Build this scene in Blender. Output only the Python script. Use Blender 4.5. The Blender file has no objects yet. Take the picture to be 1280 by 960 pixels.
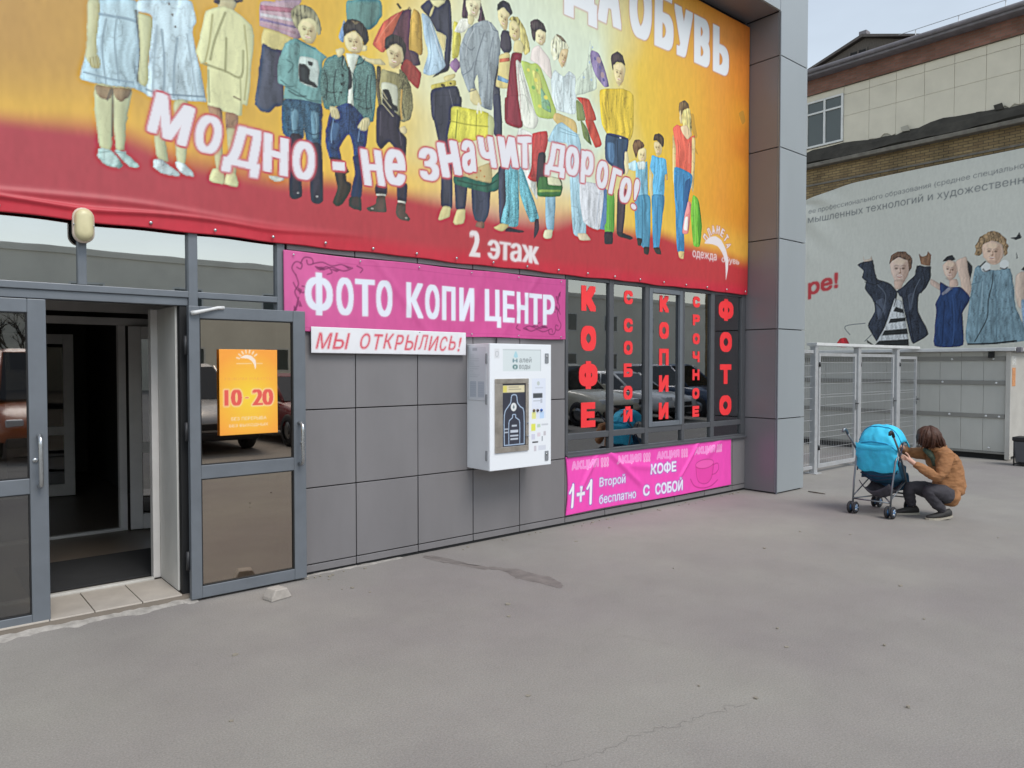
import bpy, bmesh, math, random
import numpy as np
from mathutils import Vector, Matrix
random.seed(7)
R = math.radians
scene = bpy.context.scene
col = scene.collection

# ------------------------------------------------------------------ camera
cam_d = bpy.data.cameras.new('camera'); cam = bpy.data.objects.new('camera', cam_d); col.objects.link(cam)
cam_d.sensor_width = 36.0; cam_d.lens = 36.0 * 915 / 1280
cam_d.clip_start = 0.05; cam_d.clip_end = 900
cam.location = (0, 0, 1.65)
cam.rotation_euler = (R(90 - 1.503), 0, R(49.72 - 90))
scene.camera = cam

# ------------------------------------------------------------------ overcast sky and sun
SUN_EL, SUN_AZ = 52, 177                      # degrees; azimuth of the sun clockwise from +Y
world = bpy.data.worlds.new('World'); scene.world = world; world.use_nodes = True
wn, wl = world.node_tree.nodes, world.node_tree.links
wn.clear()
sky = wn.new('ShaderNodeTexSky'); sky.sky_type = 'NISHITA'; sky.sun_disc = False
sky.sun_elevation = R(SUN_EL); sky.sun_rotation = R(SUN_AZ)
sky.air_density = 1.6; sky.dust_density = 0.4; sky.ozone_density = 1.0
hsv = wn.new('ShaderNodeHueSaturation'); hsv.inputs['Saturation'].default_value = 0.50
wtc = wn.new('ShaderNodeTexCoord'); wns = wn.new('ShaderNodeTexNoise'); wns.inputs['Scale'].default_value = 2.3; wns.inputs['Detail'].default_value = 5
wmp = wn.new('ShaderNodeMapping'); wmp.inputs['Scale'].default_value = (1, 1, 3.2)
wrm = wn.new('ShaderNodeMapRange'); wrm.inputs[1].default_value = .3; wrm.inputs[2].default_value = .7; wrm.inputs[3].default_value = .86; wrm.inputs[4].default_value = 1.1
wmx = wn.new('ShaderNodeMix'); wmx.data_type = 'RGBA'; wmx.blend_type = 'MULTIPLY'; wmx.inputs[0].default_value = 1
bg = wn.new('ShaderNodeBackground'); bg.inputs['Strength'].default_value = 0.10
wo = wn.new('ShaderNodeOutputWorld')
wl.new(sky.outputs[0], hsv.inputs['Color']); wl.new(wtc.outputs['Generated'], wmp.inputs[0]); wl.new(wmp.outputs[0], wns.inputs['Vector'])
wl.new(wns.outputs['Fac'], wrm.inputs[0]); wl.new(hsv.outputs[0], wmx.inputs[6]); wl.new(wrm.outputs[0], wmx.inputs[7])
wl.new(wmx.outputs[2], bg.inputs['Color']); wl.new(bg.outputs[0], wo.inputs['Surface'])

sun_d = bpy.data.lights.new('sun', 'SUN'); sun = bpy.data.objects.new('sun', sun_d); col.objects.link(sun)
sun_d.energy = 1.15; sun_d.angle = R(28); sun_d.color = (1.0, .94, .86)
az = R(SUN_AZ)
sdir = Vector((math.sin(az) * math.cos(R(SUN_EL)), math.cos(az) * math.cos(R(SUN_EL)), math.sin(R(SUN_EL))))
sun.rotation_euler = sdir.to_track_quat('Z', 'Y').to_euler()
sun.location = (20, -20, 30)

scene.view_settings.view_transform = 'Standard'; scene.view_settings.look = 'None'
scene.view_settings.exposure = 0.95; scene.view_settings.gamma = 1.0; scene.view_settings.use_curve_mapping = False

# ------------------------------------------------------------------ colours and materials
def lin(h):
    if isinstance(h, str):
        h = tuple(int(h[i:i + 2], 16) / 255 for i in (0, 2, 4))
    return tuple((c / 12.92 if c <= .04045 else ((c + .055) / 1.055) ** 2.4) for c in h)

MATS = {}
def pmat(name, color, rough=.55, metal=0., var=.10, scale=3., bump=0., bscale=60., spec=.5, streak=None, coat=0., rvar=.08):
    """procedural paint: base colour with two noise octaves, roughness variation and fine relief, all in world space"""
    if name in MATS: return MATS[name]
    m = bpy.data.materials.new(name); m.use_nodes = True; MATS[name] = m
    n, l = m.node_tree.nodes, m.node_tree.links
    b = n['Principled BSDF']
    if isinstance(color, str): color = lin(color)
    geo = n.new('ShaderNodeNewGeometry')
    mp = n.new('ShaderNodeMapping'); l.new(geo.outputs['Position'], mp.inputs[0])
    if streak: mp.inputs['Scale'].default_value = streak
    t = n.new('ShaderNodeTexNoise'); t.inputs['Scale'].default_value = scale; t.inputs['Detail'].default_value = 6; t.inputs['Roughness'].default_value = .6
    l.new(mp.outputs[0], t.inputs['Vector'])
    r = n.new('ShaderNodeMapRange'); r.inputs[1].default_value = .3; r.inputs[2].default_value = .7
    r.inputs[3].default_value = 1 - var; r.inputs[4].default_value = 1 + var
    l.new(t.outputs['Fac'], r.inputs[0])
    mx = n.new('ShaderNodeMix'); mx.data_type = 'RGBA'; mx.blend_type = 'MULTIPLY'; mx.inputs[0].default_value = 1
    mx.inputs[6].default_value = (*color, 1); l.new(r.outputs[0], mx.inputs[7]); l.new(mx.outputs[2], b.inputs['Base Color'])
    r2 = n.new('ShaderNodeMapRange'); r2.inputs[3].default_value = max(.02, rough - rvar); r2.inputs[4].default_value = min(1, rough + rvar)
    l.new(t.outputs['Fac'], r2.inputs[0]); l.new(r2.outputs[0], b.inputs['Roughness'])
    b.inputs['Metallic'].default_value = metal; b.inputs['Specular IOR Level'].default_value = spec
    b.inputs['Coat Weight'].default_value = coat; b.inputs['Coat Roughness'].default_value = .08
    if bump:
        t2 = n.new('ShaderNodeTexNoise'); t2.inputs['Scale'].default_value = bscale; t2.inputs['Detail'].default_value = 4
        l.new(geo.outputs['Position'], t2.inputs['Vector'])
        bp = n.new('ShaderNodeBump'); bp.inputs['Strength'].default_value = bump; bp.inputs['Distance'].default_value = .01
        l.new(t2.outputs['Fac'], bp.inputs['Height']); l.new(bp.outputs[0], b.inputs['Normal'])
    return m

def glass_mat(name, tint=(.78, .82, .82), refl=1.6, base=.02, rough=.01, gcol=(.95, .97, 1)):
    """thin pane: transparent, with a mirror share that follows Fresnel (coated glass has a higher base share)"""
    m = bpy.data.materials.new(name); m.use_nodes = True; MATS[name] = m
    n, l = m.node_tree.nodes, m.node_tree.links; n.clear()
    o = n.new('ShaderNodeOutputMaterial'); tr = n.new('ShaderNodeBsdfTransparent'); gl = n.new('ShaderNodeBsdfGlossy'); mx = n.new('ShaderNodeMixShader')
    tr.inputs[0].default_value = (*tint, 1); gl.inputs['Roughness'].default_value = rough; gl.inputs[0].default_value = (*gcol, 1)
    f = n.new('ShaderNodeFresnel'); f.inputs[0].default_value = 1.5
    ma = n.new('ShaderNodeMath'); ma.operation = 'MULTIPLY_ADD'; ma.inputs[1].default_value = refl; ma.inputs[2].default_value = base; ma.use_clamp = True
    geo = n.new('ShaderNodeNewGeometry'); t = n.new('ShaderNodeTexNoise'); t.inputs['Scale'].default_value = 1.7
    bp = n.new('ShaderNodeBump'); bp.inputs['Strength'].default_value = .02; bp.inputs['Distance'].default_value = .02
    l.new(geo.outputs['Position'], t.inputs['Vector']); l.new(t.outputs['Fac'], bp.inputs['Height']); l.new(bp.outputs[0], gl.inputs['Normal'])
    l.new(f.outputs[0], ma.inputs[0]); l.new(ma.outputs[0], mx.inputs[0]); l.new(tr.outputs[0], mx.inputs[1]); l.new(gl.outputs[0], mx.inputs[2])
    l.new(mx.outputs[0], o.inputs['Surface'])
    return m

def print_mat(name, rough=.5, spec=.35, weave=0.):
    """printed vinyl or paper: ink colour from the print's own colour layer"""
    m = bpy.data.materials.new(name); m.use_nodes = True; MATS[name] = m
    n, l = m.node_tree.nodes, m.node_tree.links; b = n['Principled BSDF']
    a = n.new('ShaderNodeAttribute'); a.attribute_name = 'ink'; l.new(a.outputs['Color'], b.inputs['Base Color'])
    b.inputs['Roughness'].default_value = rough; b.inputs['Specular IOR Level'].default_value = spec
    if weave:
        geo = n.new('ShaderNodeNewGeometry'); t = n.new('ShaderNodeTexNoise'); t.inputs['Scale'].default_value = 14; t.inputs['Detail'].default_value = 3
        bp = n.new('ShaderNodeBump'); bp.inputs['Strength'].default_value = weave; bp.inputs['Distance'].default_value = .02
        l.new(geo.outputs['Position'], t.inputs['Vector']); l.new(t.outputs['Fac'], bp.inputs['Height']); l.new(bp.outputs[0], b.inputs['Normal'])
    return m

# ------------------------------------------------------------------ mesh helpers
def root_loc(p):
    while p.parent: p = p.parent
    return p.location if not p.get('_local') else Vector((0, 0, 0))

class MB:
    def __init__(s): s.v = []; s.f = []; s.sm = []
    def add(s, vs, fs, smooth=False):
        o = len(s.v); s.v += [tuple(map(float, q)) for q in vs]
        for q in fs: s.f.append(tuple(i + o for i in q)); s.sm.append(smooth)
        return s
    def box(s, x0, x1, y0, y1, z0, z1):
        if x0 > x1: x0, x1 = x1, x0
        if y0 > y1: y0, y1 = y1, y0
        if z0 > z1: z0, z1 = z1, z0
        return s.add([(x0,y0,z0),(x1,y0,z0),(x1,y1,z0),(x0,y1,z0),(x0,y0,z1),(x1,y0,z1),(x1,y1,z1),(x0,y1,z1)],
                     [(0,3,2,1),(4,5,6,7),(0,1,5,4),(1,2,6,5),(2,3,7,6),(3,0,4,7)])
    def tube(s, pts, r, n=10, cap=True):
        """swept round bar through pts; r a number or one radius per point"""
        pts = [Vector(p) for p in pts]; k = len(pts); rr = r if hasattr(r, '__len__') else [r] * k
        vs = []; up = None
        for i, p in enumerate(pts):
            d = (pts[min(i + 1, k - 1)] - pts[max(i - 1, 0)]).normalized()
            if up is None:
                up = d.orthogonal().normalized()
            up = (up - d * up.dot(d)).normalized(); w = d.cross(up)
            for j in range(n):
                a = 2 * math.pi * j / n; vs.append(p + (up * math.cos(a) + w * math.sin(a)) * rr[i])
        fs = [(i*n+j, i*n+(j+1) % n, (i+1)*n+(j+1) % n, (i+1)*n+j) for i in range(k-1) for j in range(n)]
        s.add(vs, fs, True)
        if cap:
            o = len(s.v) - len(vs)
            s.f.append(tuple(o + j for j in reversed(range(n)))); s.sm.append(False)
            s.f.append(tuple(o + (k-1)*n + j for j in range(n))); s.sm.append(False)
        return s
    def prism(s, poly, axis, a, b):
        """closed polygon (2D) extruded along axis from a to b"""
        n = len(poly)
        def P(q, t): return {'x': (t, q[0], q[1]), 'y': (q[0], t, q[1]), 'z': (q[0], q[1], t)}[axis]
        vs = [P(q, a) for q in poly] + [P(q, b) for q in poly]
        fs = [tuple(range(n)), tuple(reversed(range(n, 2*n)))] + [(i, i+n, (i+1) % n + n, (i+1) % n) for i in range(n)]
        return s.add(vs, fs)
    def lathe(s, prof, c, axis='z', n=20):
        vs = []; c = Vector(c)
        for (r, h) in prof:
            for j in range(n):
                a = 2*math.pi*j/n; u, w = r*math.cos(a), r*math.sin(a)
                vs.append(c + Vector({'z': (u, w, h), 'x': (h, u, w), 'y': (u, h, w)}[axis]))
        k = len(prof)
        fs = [(i*n+j, i*n+(j+1) % n, (i+1)*n+(j+1) % n, (i+1)*n+j) for i in range(k-1) for j in range(n)]
        return s.add(vs, fs, True)
    def grid(s, fn, nu, nv, smooth=True):
        vs = [fn(i/nu, j/nv) for j in range(nv+1) for i in range(nu+1)]
        w = nu+1
        return s.add(vs, [(j*w+i, j*w+i+1, (j+1)*w+i+1, (j+1)*w+i) for j in range(nv) for i in range(nu)], smooth)
    def build(s, name, mat, parent=None, bevel=0, fix=True):
        me = bpy.data.meshes.new(name); vs = s.v
        if parent is not None:
            o = root_loc(parent); vs = [(x-o.x, y-o.y, z-o.z) for x, y, z in vs]
        me.from_pydata(vs, [], s.f); me.polygons.foreach_set('use_smooth', s.sm)
        if fix:
            bm = bmesh.new(); bm.from_mesh(me); bmesh.ops.recalc_face_normals(bm, faces=bm.faces); bm.to_mesh(me); bm.free()
        ob = bpy.data.objects.new(name, me); col.objects.link(ob)
        if mat: me.materials.append(MATS[mat] if isinstance(mat, str) else mat)
        if parent is not None: ob.parent = parent
        if bevel:
            b = ob.modifiers.new('bevel', 'BEVEL'); b.width = bevel; b.segments = 2; b.limit_method = 'ANGLE'; b.angle_limit = R(40)
        return ob

def box(name, mat, parent, x0, x1, y0, y1, z0, z1, bevel=0):
    return MB().box(x0, x1, y0, y1, z0, z1).build(name, mat, parent, bevel)

def thing(name, label, cat, loc=(0, 0, 0), group=None, local=False, rz=0):
    o = bpy.data.objects.new(name, None); col.objects.link(o); o.empty_display_size = .2
    o.location = loc; o.rotation_euler = (0, 0, rz); o['label'] = label; o['category'] = cat
    if group: o['group'] = group
    if local: o['_local'] = 1
    return o
def tag(o, label, cat, group=None):
    o['label'] = label; o['category'] = cat
    if group: o['group'] = group
    return o
def structure(o): o['kind'] = 'structure'; return o
def stuff(o): o['kind'] = 'stuff'; return o
def copy_tree(o, parent=None):
    c = o.copy(); col.objects.link(c); c.parent = parent
    for ch in list(o.children): copy_tree(ch, c)
    return c

# ------------------------------------------------------------------ print engine: draws artwork into a colour layer on a cloth grid
def rnd_field(nv, nu, cell_v, cell_u, seed):
    g = np.random.RandomState(seed); a = g.rand(int(nv/cell_v)+3, int(nu/cell_u)+3)
    y = np.linspace(0, nv/cell_v, nv); x = np.linspace(0, nu/cell_u, nu)
    yi, xi = y.astype(int), x.astype(int); fy, fx = y-yi, x-xi
    fy, fx = (fy*fy*(3-2*fy))[:, None], (fx*fx*(3-2*fx))[None, :]
    return (a[yi][:, xi]*(1-fy)+a[yi+1][:, xi]*fy)*(1-fx)+(a[yi][:, xi+1]*(1-fy)+a[yi+1][:, xi+1]*fy)*fx

def catmull(p, closed=True, k=4, T=.5):
    n = len(p); p = np.array(p); out = []
    for i in range(n if closed else n-1):
        a, b, c, d = (p[(i-1) % n], p[i], p[(i+1) % n], p[(i+2) % n]) if closed else (p[max(i-1, 0)], p[i], p[i+1], p[min(i+2, n-1)])
        for j in range(k):
            t = j/k
            m1, m2 = (c-a)*T, (d-b)*T; out.append((2*t**3-3*t*t+1)*b+(t**3-2*t*t+t)*m1+(3*t*t-2*t**3)*c+(t**3-t*t)*m2)
    if not closed: out.append(p[-1])
    return np.array(out)

GLY = {}
def glyphs(s):
    """closed outlines of a word, fitted to the unit box, plus its width : height"""
    if s not in GLY:
        cu = bpy.data.curves.new('lettering', 'FONT'); cu.body = s; cu.resolution_u = 5; cu.fill_mode = 'NONE'
        ob = bpy.data.objects.new('lettering', cu); col.objects.link(ob)
        bpy.context.view_layer.update()
        me = bpy.data.meshes.new_from_object(ob.evaluated_get(bpy.context.evaluated_depsgraph_get()))
        v = np.array([q.co[:2] for q in me.vertices]); nx = {}
        for e in me.edges: nx.setdefault(e.vertices[0], []).append(e.vertices[1]); nx.setdefault(e.vertices[1], []).append(e.vertices[0])
        lo, hi = v.min(0), v.max(0); v = (v-lo)/np.maximum(hi-lo, 1e-6)
        seen, loops = set(), []
        for i in range(len(v)):
            if i in seen or i not in nx: continue
            lp, prev, cur = [], None, i
            nb = i+1 if i+1 in nx[i] else nx[i][0]
            while cur is not None and cur not in seen:
                seen.add(cur); lp.append(cur)
                cand = [nb] if cur == i else [q for q in nx[cur] if q != prev]
                prev, cur = cur, (cand[0] if cand else None)
            if len(lp) > 2: loops.append(v[lp])
        GLY[s] = (loops, (hi-lo)[0]/max((hi-lo)[1], 1e-6))
        bpy.data.objects.remove(ob); bpy.data.curves.remove(cu); bpy.data.meshes.remove(me)
    return GLY[s]

GAIN = 1.0
class Canvas:
    def __init__(s, u0, v0, u1, v1, cell, seed=1):
        s.u0, s.v0, s.u1, s.v1 = u0, v0, u1, v1
        s.nu = int(round((u1-u0)/cell))+1; s.nv = int(round((v1-v0)/cell))+1
        s.U = np.linspace(u0, u1, s.nu); s.V = np.linspace(v0, v1, s.nv); s.cell = (u1-u0)/(s.nu-1)
        s.img = np.zeros((s.nv, s.nu, 3))
        k = .05/s.cell
        s.fold = .55*rnd_field(s.nv, s.nu, max(3*k, 2), max(.8*k, 2), seed)+.45*rnd_field(s.nv, s.nu, max(1.1*k, 2), max(.5*k, 2), seed+1)
        wv = (np.sin(s.V*7.3)*.5+np.sin(s.V*17.1+2)*.3)*.035/s.cell                       # folds wander sideways as they fall
        f1 = rnd_field(s.nv, s.nu, max(5*k, 2), max(.95*k, 2), seed+2); f2 = rnd_field(s.nv, s.nu, max(2.6*k, 2), max(.40*k, 1.5), seed+3)
        ix = (np.arange(s.nu)[None, :]+wv[:, None]).astype(int) % s.nu; jx = np.arange(s.nv)[:, None]
        s.cloth = 1.5*(f1[jx, ix]-.5)+1.0*(f2[jx, ix]-.5)+.22*(np.random.RandomState(seed+5).rand(s.nv, s.nu)-.5)
        s.strand = 1.1*(rnd_field(s.nv, s.nu, max(1.2*k, 2), max(.16*k, 1), seed+8)-.5)+.7*(rnd_field(s.nv, s.nu, max(.8*k, 2), max(.8*k, 2), seed+9)-.4)
        s.tweed = .8*s.cloth+.75*(np.random.RandomState(seed+10).rand(s.nv, s.nu)-.5)+.5*(rnd_field(s.nv, s.nu, max(.3*k, 1.5), max(.22*k, 1.5), seed+11)-.5)
        q = rnd_field(s.nv, s.nu, max(3.2*k, 2), max(1.1*k, 2), seed+6)+.3*(rnd_field(s.nv, s.nu, max(.9*k, 2), max(.5*k, 2), seed+7)-.5)
        s.crease = np.clip(1-np.abs(q-.5)/.07, 0, 1)**1.3
    def sub(s, lo, hi, pad=0):
        i0 = max(int((lo[0]-s.u0)/s.cell)-1-pad, 0); i1 = min(int((hi[0]-s.u0)/s.cell)+3+pad, s.nu)
        j0 = max(int((lo[1]-s.v0)/s.cell)-1-pad, 0); j1 = min(int((hi[1]-s.v0)/s.cell)+3+pad, s.nv)
        return (i0, i1, j0, j1) if i1 > i0 and j1 > j0 else None
    def cover(s, polys, pad=0, ss=3):
        """area coverage of closed outlines, non-zero winding"""
        allp = np.concatenate(polys); w = s.sub(allp.min(0), allp.max(0), pad)
        if not w: return None, None
        i0, i1, j0, j1 = w; acc = np.zeros((j1-j0, i1-i0))
        for a in range(ss):
            for b in range(ss):
                X = s.U[i0:i1]+((a+.5)/ss-.5)*s.cell; Y = s.V[j0:j1]+((b+.5)/ss-.5)*s.cell
                wn_ = np.zeros((j1-j0, i1-i0), np.int16)
                for p in polys:
                    for (x1, y1), (x2, y2) in zip(p, np.roll(p, -1, 0)):
                        if y1 == y2: continue
                        lo, hi_ = (y1, y2) if y1 < y2 else (y2, y1)
                        r0, r1 = np.searchsorted(Y, lo), np.searchsorted(Y, hi_)
                        if r1 <= r0: continue
                        xc = (x2-x1)*(Y[r0:r1]-y1)/(y2-y1)+x1
                        wn_[r0:r1] += (X[None, :] < xc[:, None]).astype(np.int16)*(1 if y2 > y1 else -1)
                acc += wn_ != 0
        return acc/ss/ss, w
    def blur(s, m, r):
        for ax in (0, 1):
            for _ in range(2):
                c = np.cumsum(np.concatenate([np.repeat(np.take(m, [0], ax), r+1, ax), m, np.repeat(np.take(m, [-1], ax), r, ax)], ax), ax)
                n = m.shape[ax]; m = (np.take(c, range(2*r+1, 2*r+1+n), ax)-np.take(c, range(0, n), ax))/(2*r+1)
        return m
    def paint(s, m, w, color, alpha=1., tex=0., edge=0., field=None):
        i0, i1, j0, j1 = w; c = np.array(lin(color))*GAIN
        cc = np.ones(m.shape+(3,))*c
        if tex:
            if field is not None: r_ = g_ = b_ = 0
            else: r_, g_, b_ = [int(color[i:i+2], 16) for i in (0, 2, 4)]
            if min(r_, g_) > 160 and 10 < r_-b_ < 80 and abs(r_-g_) < 45: tex = tex*.35   # skin is smoother than cloth
            cl = s.cloth if field is None else field
            cc *= np.clip(1+tex*2.0*cl[j0:j1, i0:i1]-tex*1.1*s.crease[j0:j1, i0:i1], .35, 1.7)[..., None]
        if edge:
            r = max(1, int(.012/s.cell)); bl = s.blur(m, r); gy, gx = np.gradient(s.blur(m, r+2)); n = max(np.abs(gx).max(), 1e-4)
            cc *= np.clip(1-edge*(1-np.clip((bl-.45)/.5, 0, 1))+edge*.7*gx/n, .4, 1.35)[..., None]
        a = (m*alpha)[..., None]; s.img[j0:j1, i0:i1] = s.img[j0:j1, i0:i1]*(1-a)+cc*a
    def poly(s, pts, color, smooth=True, alpha=1., tex=.20, edge=.30, field=None):
        p = catmull(pts, True, 5, .26) if smooth and len(pts) > 3 else np.array(pts, float)
        if smooth and tex: p = p+np.random.RandomState(int(abs(p[0, 0])*1e4) % 9999).normal(0, s.cell*.22, p.shape)
        m, w = s.cover([p], 2)
        if m is not None: s.paint(m, w, color, alpha, tex, edge, field)
    def stroke(s, pts, width, color, alpha=.9, closed=False):
        p = catmull(pts, closed) if len(pts) > 2 else np.array(pts, float)
        if closed: p = np.concatenate([p, p[:1]])
        w = s.sub(p.min(0), p.max(0), 2+int(width/s.cell))
        if not w: return
        i0, i1, j0, j1 = w; X = s.U[i0:i1][None, :]; Y = s.V[j0:j1][:, None]; d = np.full((j1-j0, i1-i0), 9e9)
        for a, b in zip(p[:-1], p[1:]):
            e = b-a; L = e@e+1e-12; t = np.clip(((X-a[0])*e[0]+(Y-a[1])*e[1])/L, 0, 1)
            d = np.minimum(d, np.hypot(X-a[0]-t*e[0], Y-a[1]-t*e[1]))
        s.paint(np.clip((width/2-d)/s.cell+.5, 0, 1)*min(1, width/s.cell*1.2), w, color, alpha)
    def ellipse(s, c, r, color, alpha=1.):
        t = np.linspace(0, 2*math.pi, 20)[:-1]
        s.poly(np.stack([c[0]+r[0]*np.cos(t), c[1]+r[1]*np.sin(t)], 1), color, False, alpha, 0, 0)
    def dilate(s, m, r):
        k = int(math.ceil(r)); o = m.copy(); H, W = m.shape; pm = np.pad(m, k)
        for dy in range(-k, k+1):
            for dx in range(-k, k+1):
                d = math.hypot(dx, dy)
                if 0 < d <= r+.7: o = np.maximum(o, pm[k+dy:k+dy+H, k+dx:k+dx+W]*min(1, r+.7-d))
        return o
    def widen(s, m, rx, ry):
        """square-cornered emboldening, different across and along the letter"""
        for ax, r in ((1, rx), (0, ry)):
            k = int(math.ceil(r)); pm = np.pad(m, k); H, W = m.shape; o = m
            for d in range(-k, k+1):
                f = min(1, max(0, r+.5-abs(d)))
                o = np.maximum(o, (pm[k:k+H, k+d:k+d+W] if ax else pm[k+d:k+d+H, k:k+W])*f)
            m = o
        return m
    def face(s, c, hw, hh, t=0.):
        """printed face: modelling, eyes, brows, nose, mouth"""
        ct, stn = math.cos(t), math.sin(t)
        def P(x, y): return (c[0]+(x*ct-y*stn)*hw, c[1]+(x*stn+y*ct)*hh)
        def oval(x, y, rx, ry, color, al):
            for k, f in ((1.25, .4), (1., .6)): s.poly([P(x+k*rx*math.cos(a), y+k*ry*math.sin(a)) for a in np.linspace(0, 5.9, 12)], color, False, al*f, 0, 0)
        oval(.62, -.1, .34, .75, '8a5a3c', .35); oval(-.1, .62, .6, .22, 'ead8b4', .30); oval(.05, -.92, .55, .16, '7a4c34', .35)
        for x in (-.40, .36):
            oval(x, .12, .24, .12, '7a5238', .32); oval(x, .08, .15, .07, '2a2018', .75); s.stroke([P(x-.24, .27), P(x, .33), P(x+.24, .27)], hw*.09, '5a4632', .5)
        s.stroke([P(.02, .1), P(.10, -.22), P(-.02, -.28)], hw*.10, '8f6042', .7); oval(.02, -.28, .18, .06, '7a4c34', .5)
        s.poly([P(-.38, -.40), P(-.2, -.46), P(0, -.48), P(.2, -.46), P(.38, -.40), P(.2, -.60), P(0, -.64), P(-.2, -.60)], 'a4544c', True, .9, 0, 0); s.stroke([P(-.26, -.48), P(0, -.54), P(.26, -.48)], hw*.10, 'efe6dc', .85)
    def text(s, t, bl, br, tl, color, bold=0., outline=None, alpha=1., soft=0):
        """a word fitted to the box bottom-left, bottom-right, top-left; bold and outline widths in metres"""
        loops, _ = glyphs(t); bl, br, tl = map(np.array, (bl, br, tl))
        ex, ey = br-bl, tl-bl; lx, ly = np.hypot(*ex), np.hypot(*ey)
        rx, ry = bold if hasattr(bold, '__len__') else (bold, bold)
        fx, fy = min(rx/lx, .4), min(ry/ly, .4); sc, of = np.array([1-2*fx, 1-2*fy]), np.array([fx, fy])
        P = [bl+(q*sc+of)[:, :1]*ex+(q*sc+of)[:, 1:]*ey for q in loops]
        pad = 3+int((max(rx, ry)+(outline[1] if outline else 0))/s.cell)
        m, w = s.cover(P, pad, 3)
        if m is None: return
        if rx or ry: m = s.widen(m, rx/s.cell, ry/s.cell)
        if outline: s.paint(s.dilate(m, outline[1]/s.cell), w, outline[0], alpha)
        s.paint(m, w, color, alpha)
    def sharpen(s, k=.7, r=2):
        b = np.stack([s.blur(s.img[..., i], r) for i in range(3)], -1); s.img = np.clip(s.img+k*(s.img-b), .004, .92)
    def art(s, txt):
        for ln in txt.strip().splitlines():
            k, c, *q = ln.split(); pts = [tuple(map(float, a.split(','))) for a in q]
            if k[0] == 'P': s.poly(pts, c)
            elif k[0] == 'H': s.poly(pts, c, True, 1., .5, .3, s.strand)
            elif k[0] == 'J': s.poly(pts, c, True, 1., .30, .34, s.tweed)
            elif k[0] == 'p': s.poly(pts, c, False)
            elif k[0] == 'L': s.stroke(pts, float(k[1:]), c, .8)
            elif k[0] == 'F': s.face(pts[0], *map(float, k[1:].split(':')))
            elif k[0] == 'E': s.ellipse(pts[0], tuple(map(float, k[1:].split(':'))), c)
    def mesh(s, name, mat, parent, fn, back=None):
        """cloth or sheet carrying this print; fn maps (U grid, V grid) to x, y, z arrays; back is a vector for the rim's depth"""
        UU, VV = np.meshgrid(s.U, s.V); x, y, z = fn(UU, VV)
        co = np.stack([x, y, z], -1).reshape(-1, 3)
        if parent is not None: co = co-np.array(root_loc(parent))
        n = s.nu; idx = np.arange(s.nu*s.nv).reshape(s.nv, s.nu)
        q = np.stack([idx[:-1, :-1], idx[:-1, 1:], idx[1:, 1:], idx[1:, :-1]], -1).reshape(-1, 4)
        ink = np.concatenate([np.clip(s.img, .003, .9), np.ones((s.nv, s.nu, 1))], -1).reshape(-1, 4)
        if back is not None:
            ring = np.concatenate([idx[0, :-1], idx[:-1, -1], idx[-1, :0:-1], idx[:0:-1, 0]]); m = len(ring); o = len(co)
            co = np.concatenate([co, co[ring]+np.array(back)]); ink = np.concatenate([ink, ink[ring]])
            r2 = np.roll(ring, -1); b = o+np.arange(m); b2 = np.roll(b, -1)
            q = np.concatenate([q, np.stack([r2, ring, b, b2], -1)])
        me = bpy.data.meshes.new(name); me.vertices.add(len(co)); me.vertices.foreach_set('co', co.astype(np.float32).ravel())
        me.loops.add(q.size); me.loops.foreach_set('vertex_index', q.astype(np.int32).ravel())
        me.polygons.add(len(q)); me.polygons.foreach_set('loop_start', np.arange(0, q.size, 4, dtype=np.int32))
        me.polygons.foreach_set('use_smooth', np.ones(len(q), bool))
        me.update(calc_edges=True); me.validate()
        a = me.attributes.new('ink', 'FLOAT_COLOR', 'POINT'); a.data.foreach_set('color', ink.astype(np.float32).ravel())
        ob = bpy.data.objects.new(name, me); col.objects.link(ob); me.materials.append(MATS[mat])
        if parent is not None: ob.parent = parent
        return ob

# ------------------------------------------------------------------ materials of the place
pmat('cladding_shaded', '7e7c80', .36, .10, .05, 1.0, .02, 30)  # column inner side and soffit: cladding with their shade darkened into the colour
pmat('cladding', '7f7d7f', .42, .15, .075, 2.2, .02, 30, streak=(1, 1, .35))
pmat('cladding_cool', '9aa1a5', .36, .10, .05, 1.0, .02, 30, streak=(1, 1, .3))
pmat('backing', '2c2c2e', .8)
pmat('frame_grey', '6d737a', .42, .2, .08, 6, .02, 90)
pmat('frame_dark', '56585c', .42, .2, .08, 6)
pmat('gasket', '17181a', .7)
pmat('dark_metal', '3a3b3e', .5, .4)
pmat('white_jamb', 'c9c8c3', .5, 0, .10, 5, .02, 40, streak=(1, 1, .4))
pmat('tile', 'b8b0a6', .45, 0, .08, 8)
pmat('grout', '7d746a', .9)
pmat('rubber_mat', '2b2c2e', .9, 0, .2, 20, .4, 160)
pmat('inner_floor', '6c6258', .4, 0, .12, 4)
pmat('inner_wall', '55524e', .8)
pmat('inner_frame', 'd6d3d0', .5)
pmat('blind', 'b0b0a2', .8, 0, .14, 2, streak=(6, 1, .5))
pmat('steel', 'b5b8ba', .28, .9, .05, 20)
pmat('lamp_cream', 'cfc79e', .35, 0, .06, 12)
pmat('lamp_rim', 'c9b9aa', .45)
pmat('red_vinyl', 'f2373c', .5, 0, .03, 5)
pmat('concrete', 'a8a29b', .9, 0, .15, 14, .35, 90)
pmat('machine_white', 'dfe2e6', .33, 0, .03, 4)
pmat('machine_grey', '8f9398', .4, .3)
pmat('stainless', 'b4aca2', .32, .65, .22, 9, .25, 16)
pmat('black_plastic', '1c1d20', .5)
pmat('inner_glass', '2b2f3c', .12, 0, .1, 4)
pmat('college_brick', '87735a', .9)
pmat('galvanised', 'c4c6c8', .45, .5, .08, 12)
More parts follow.
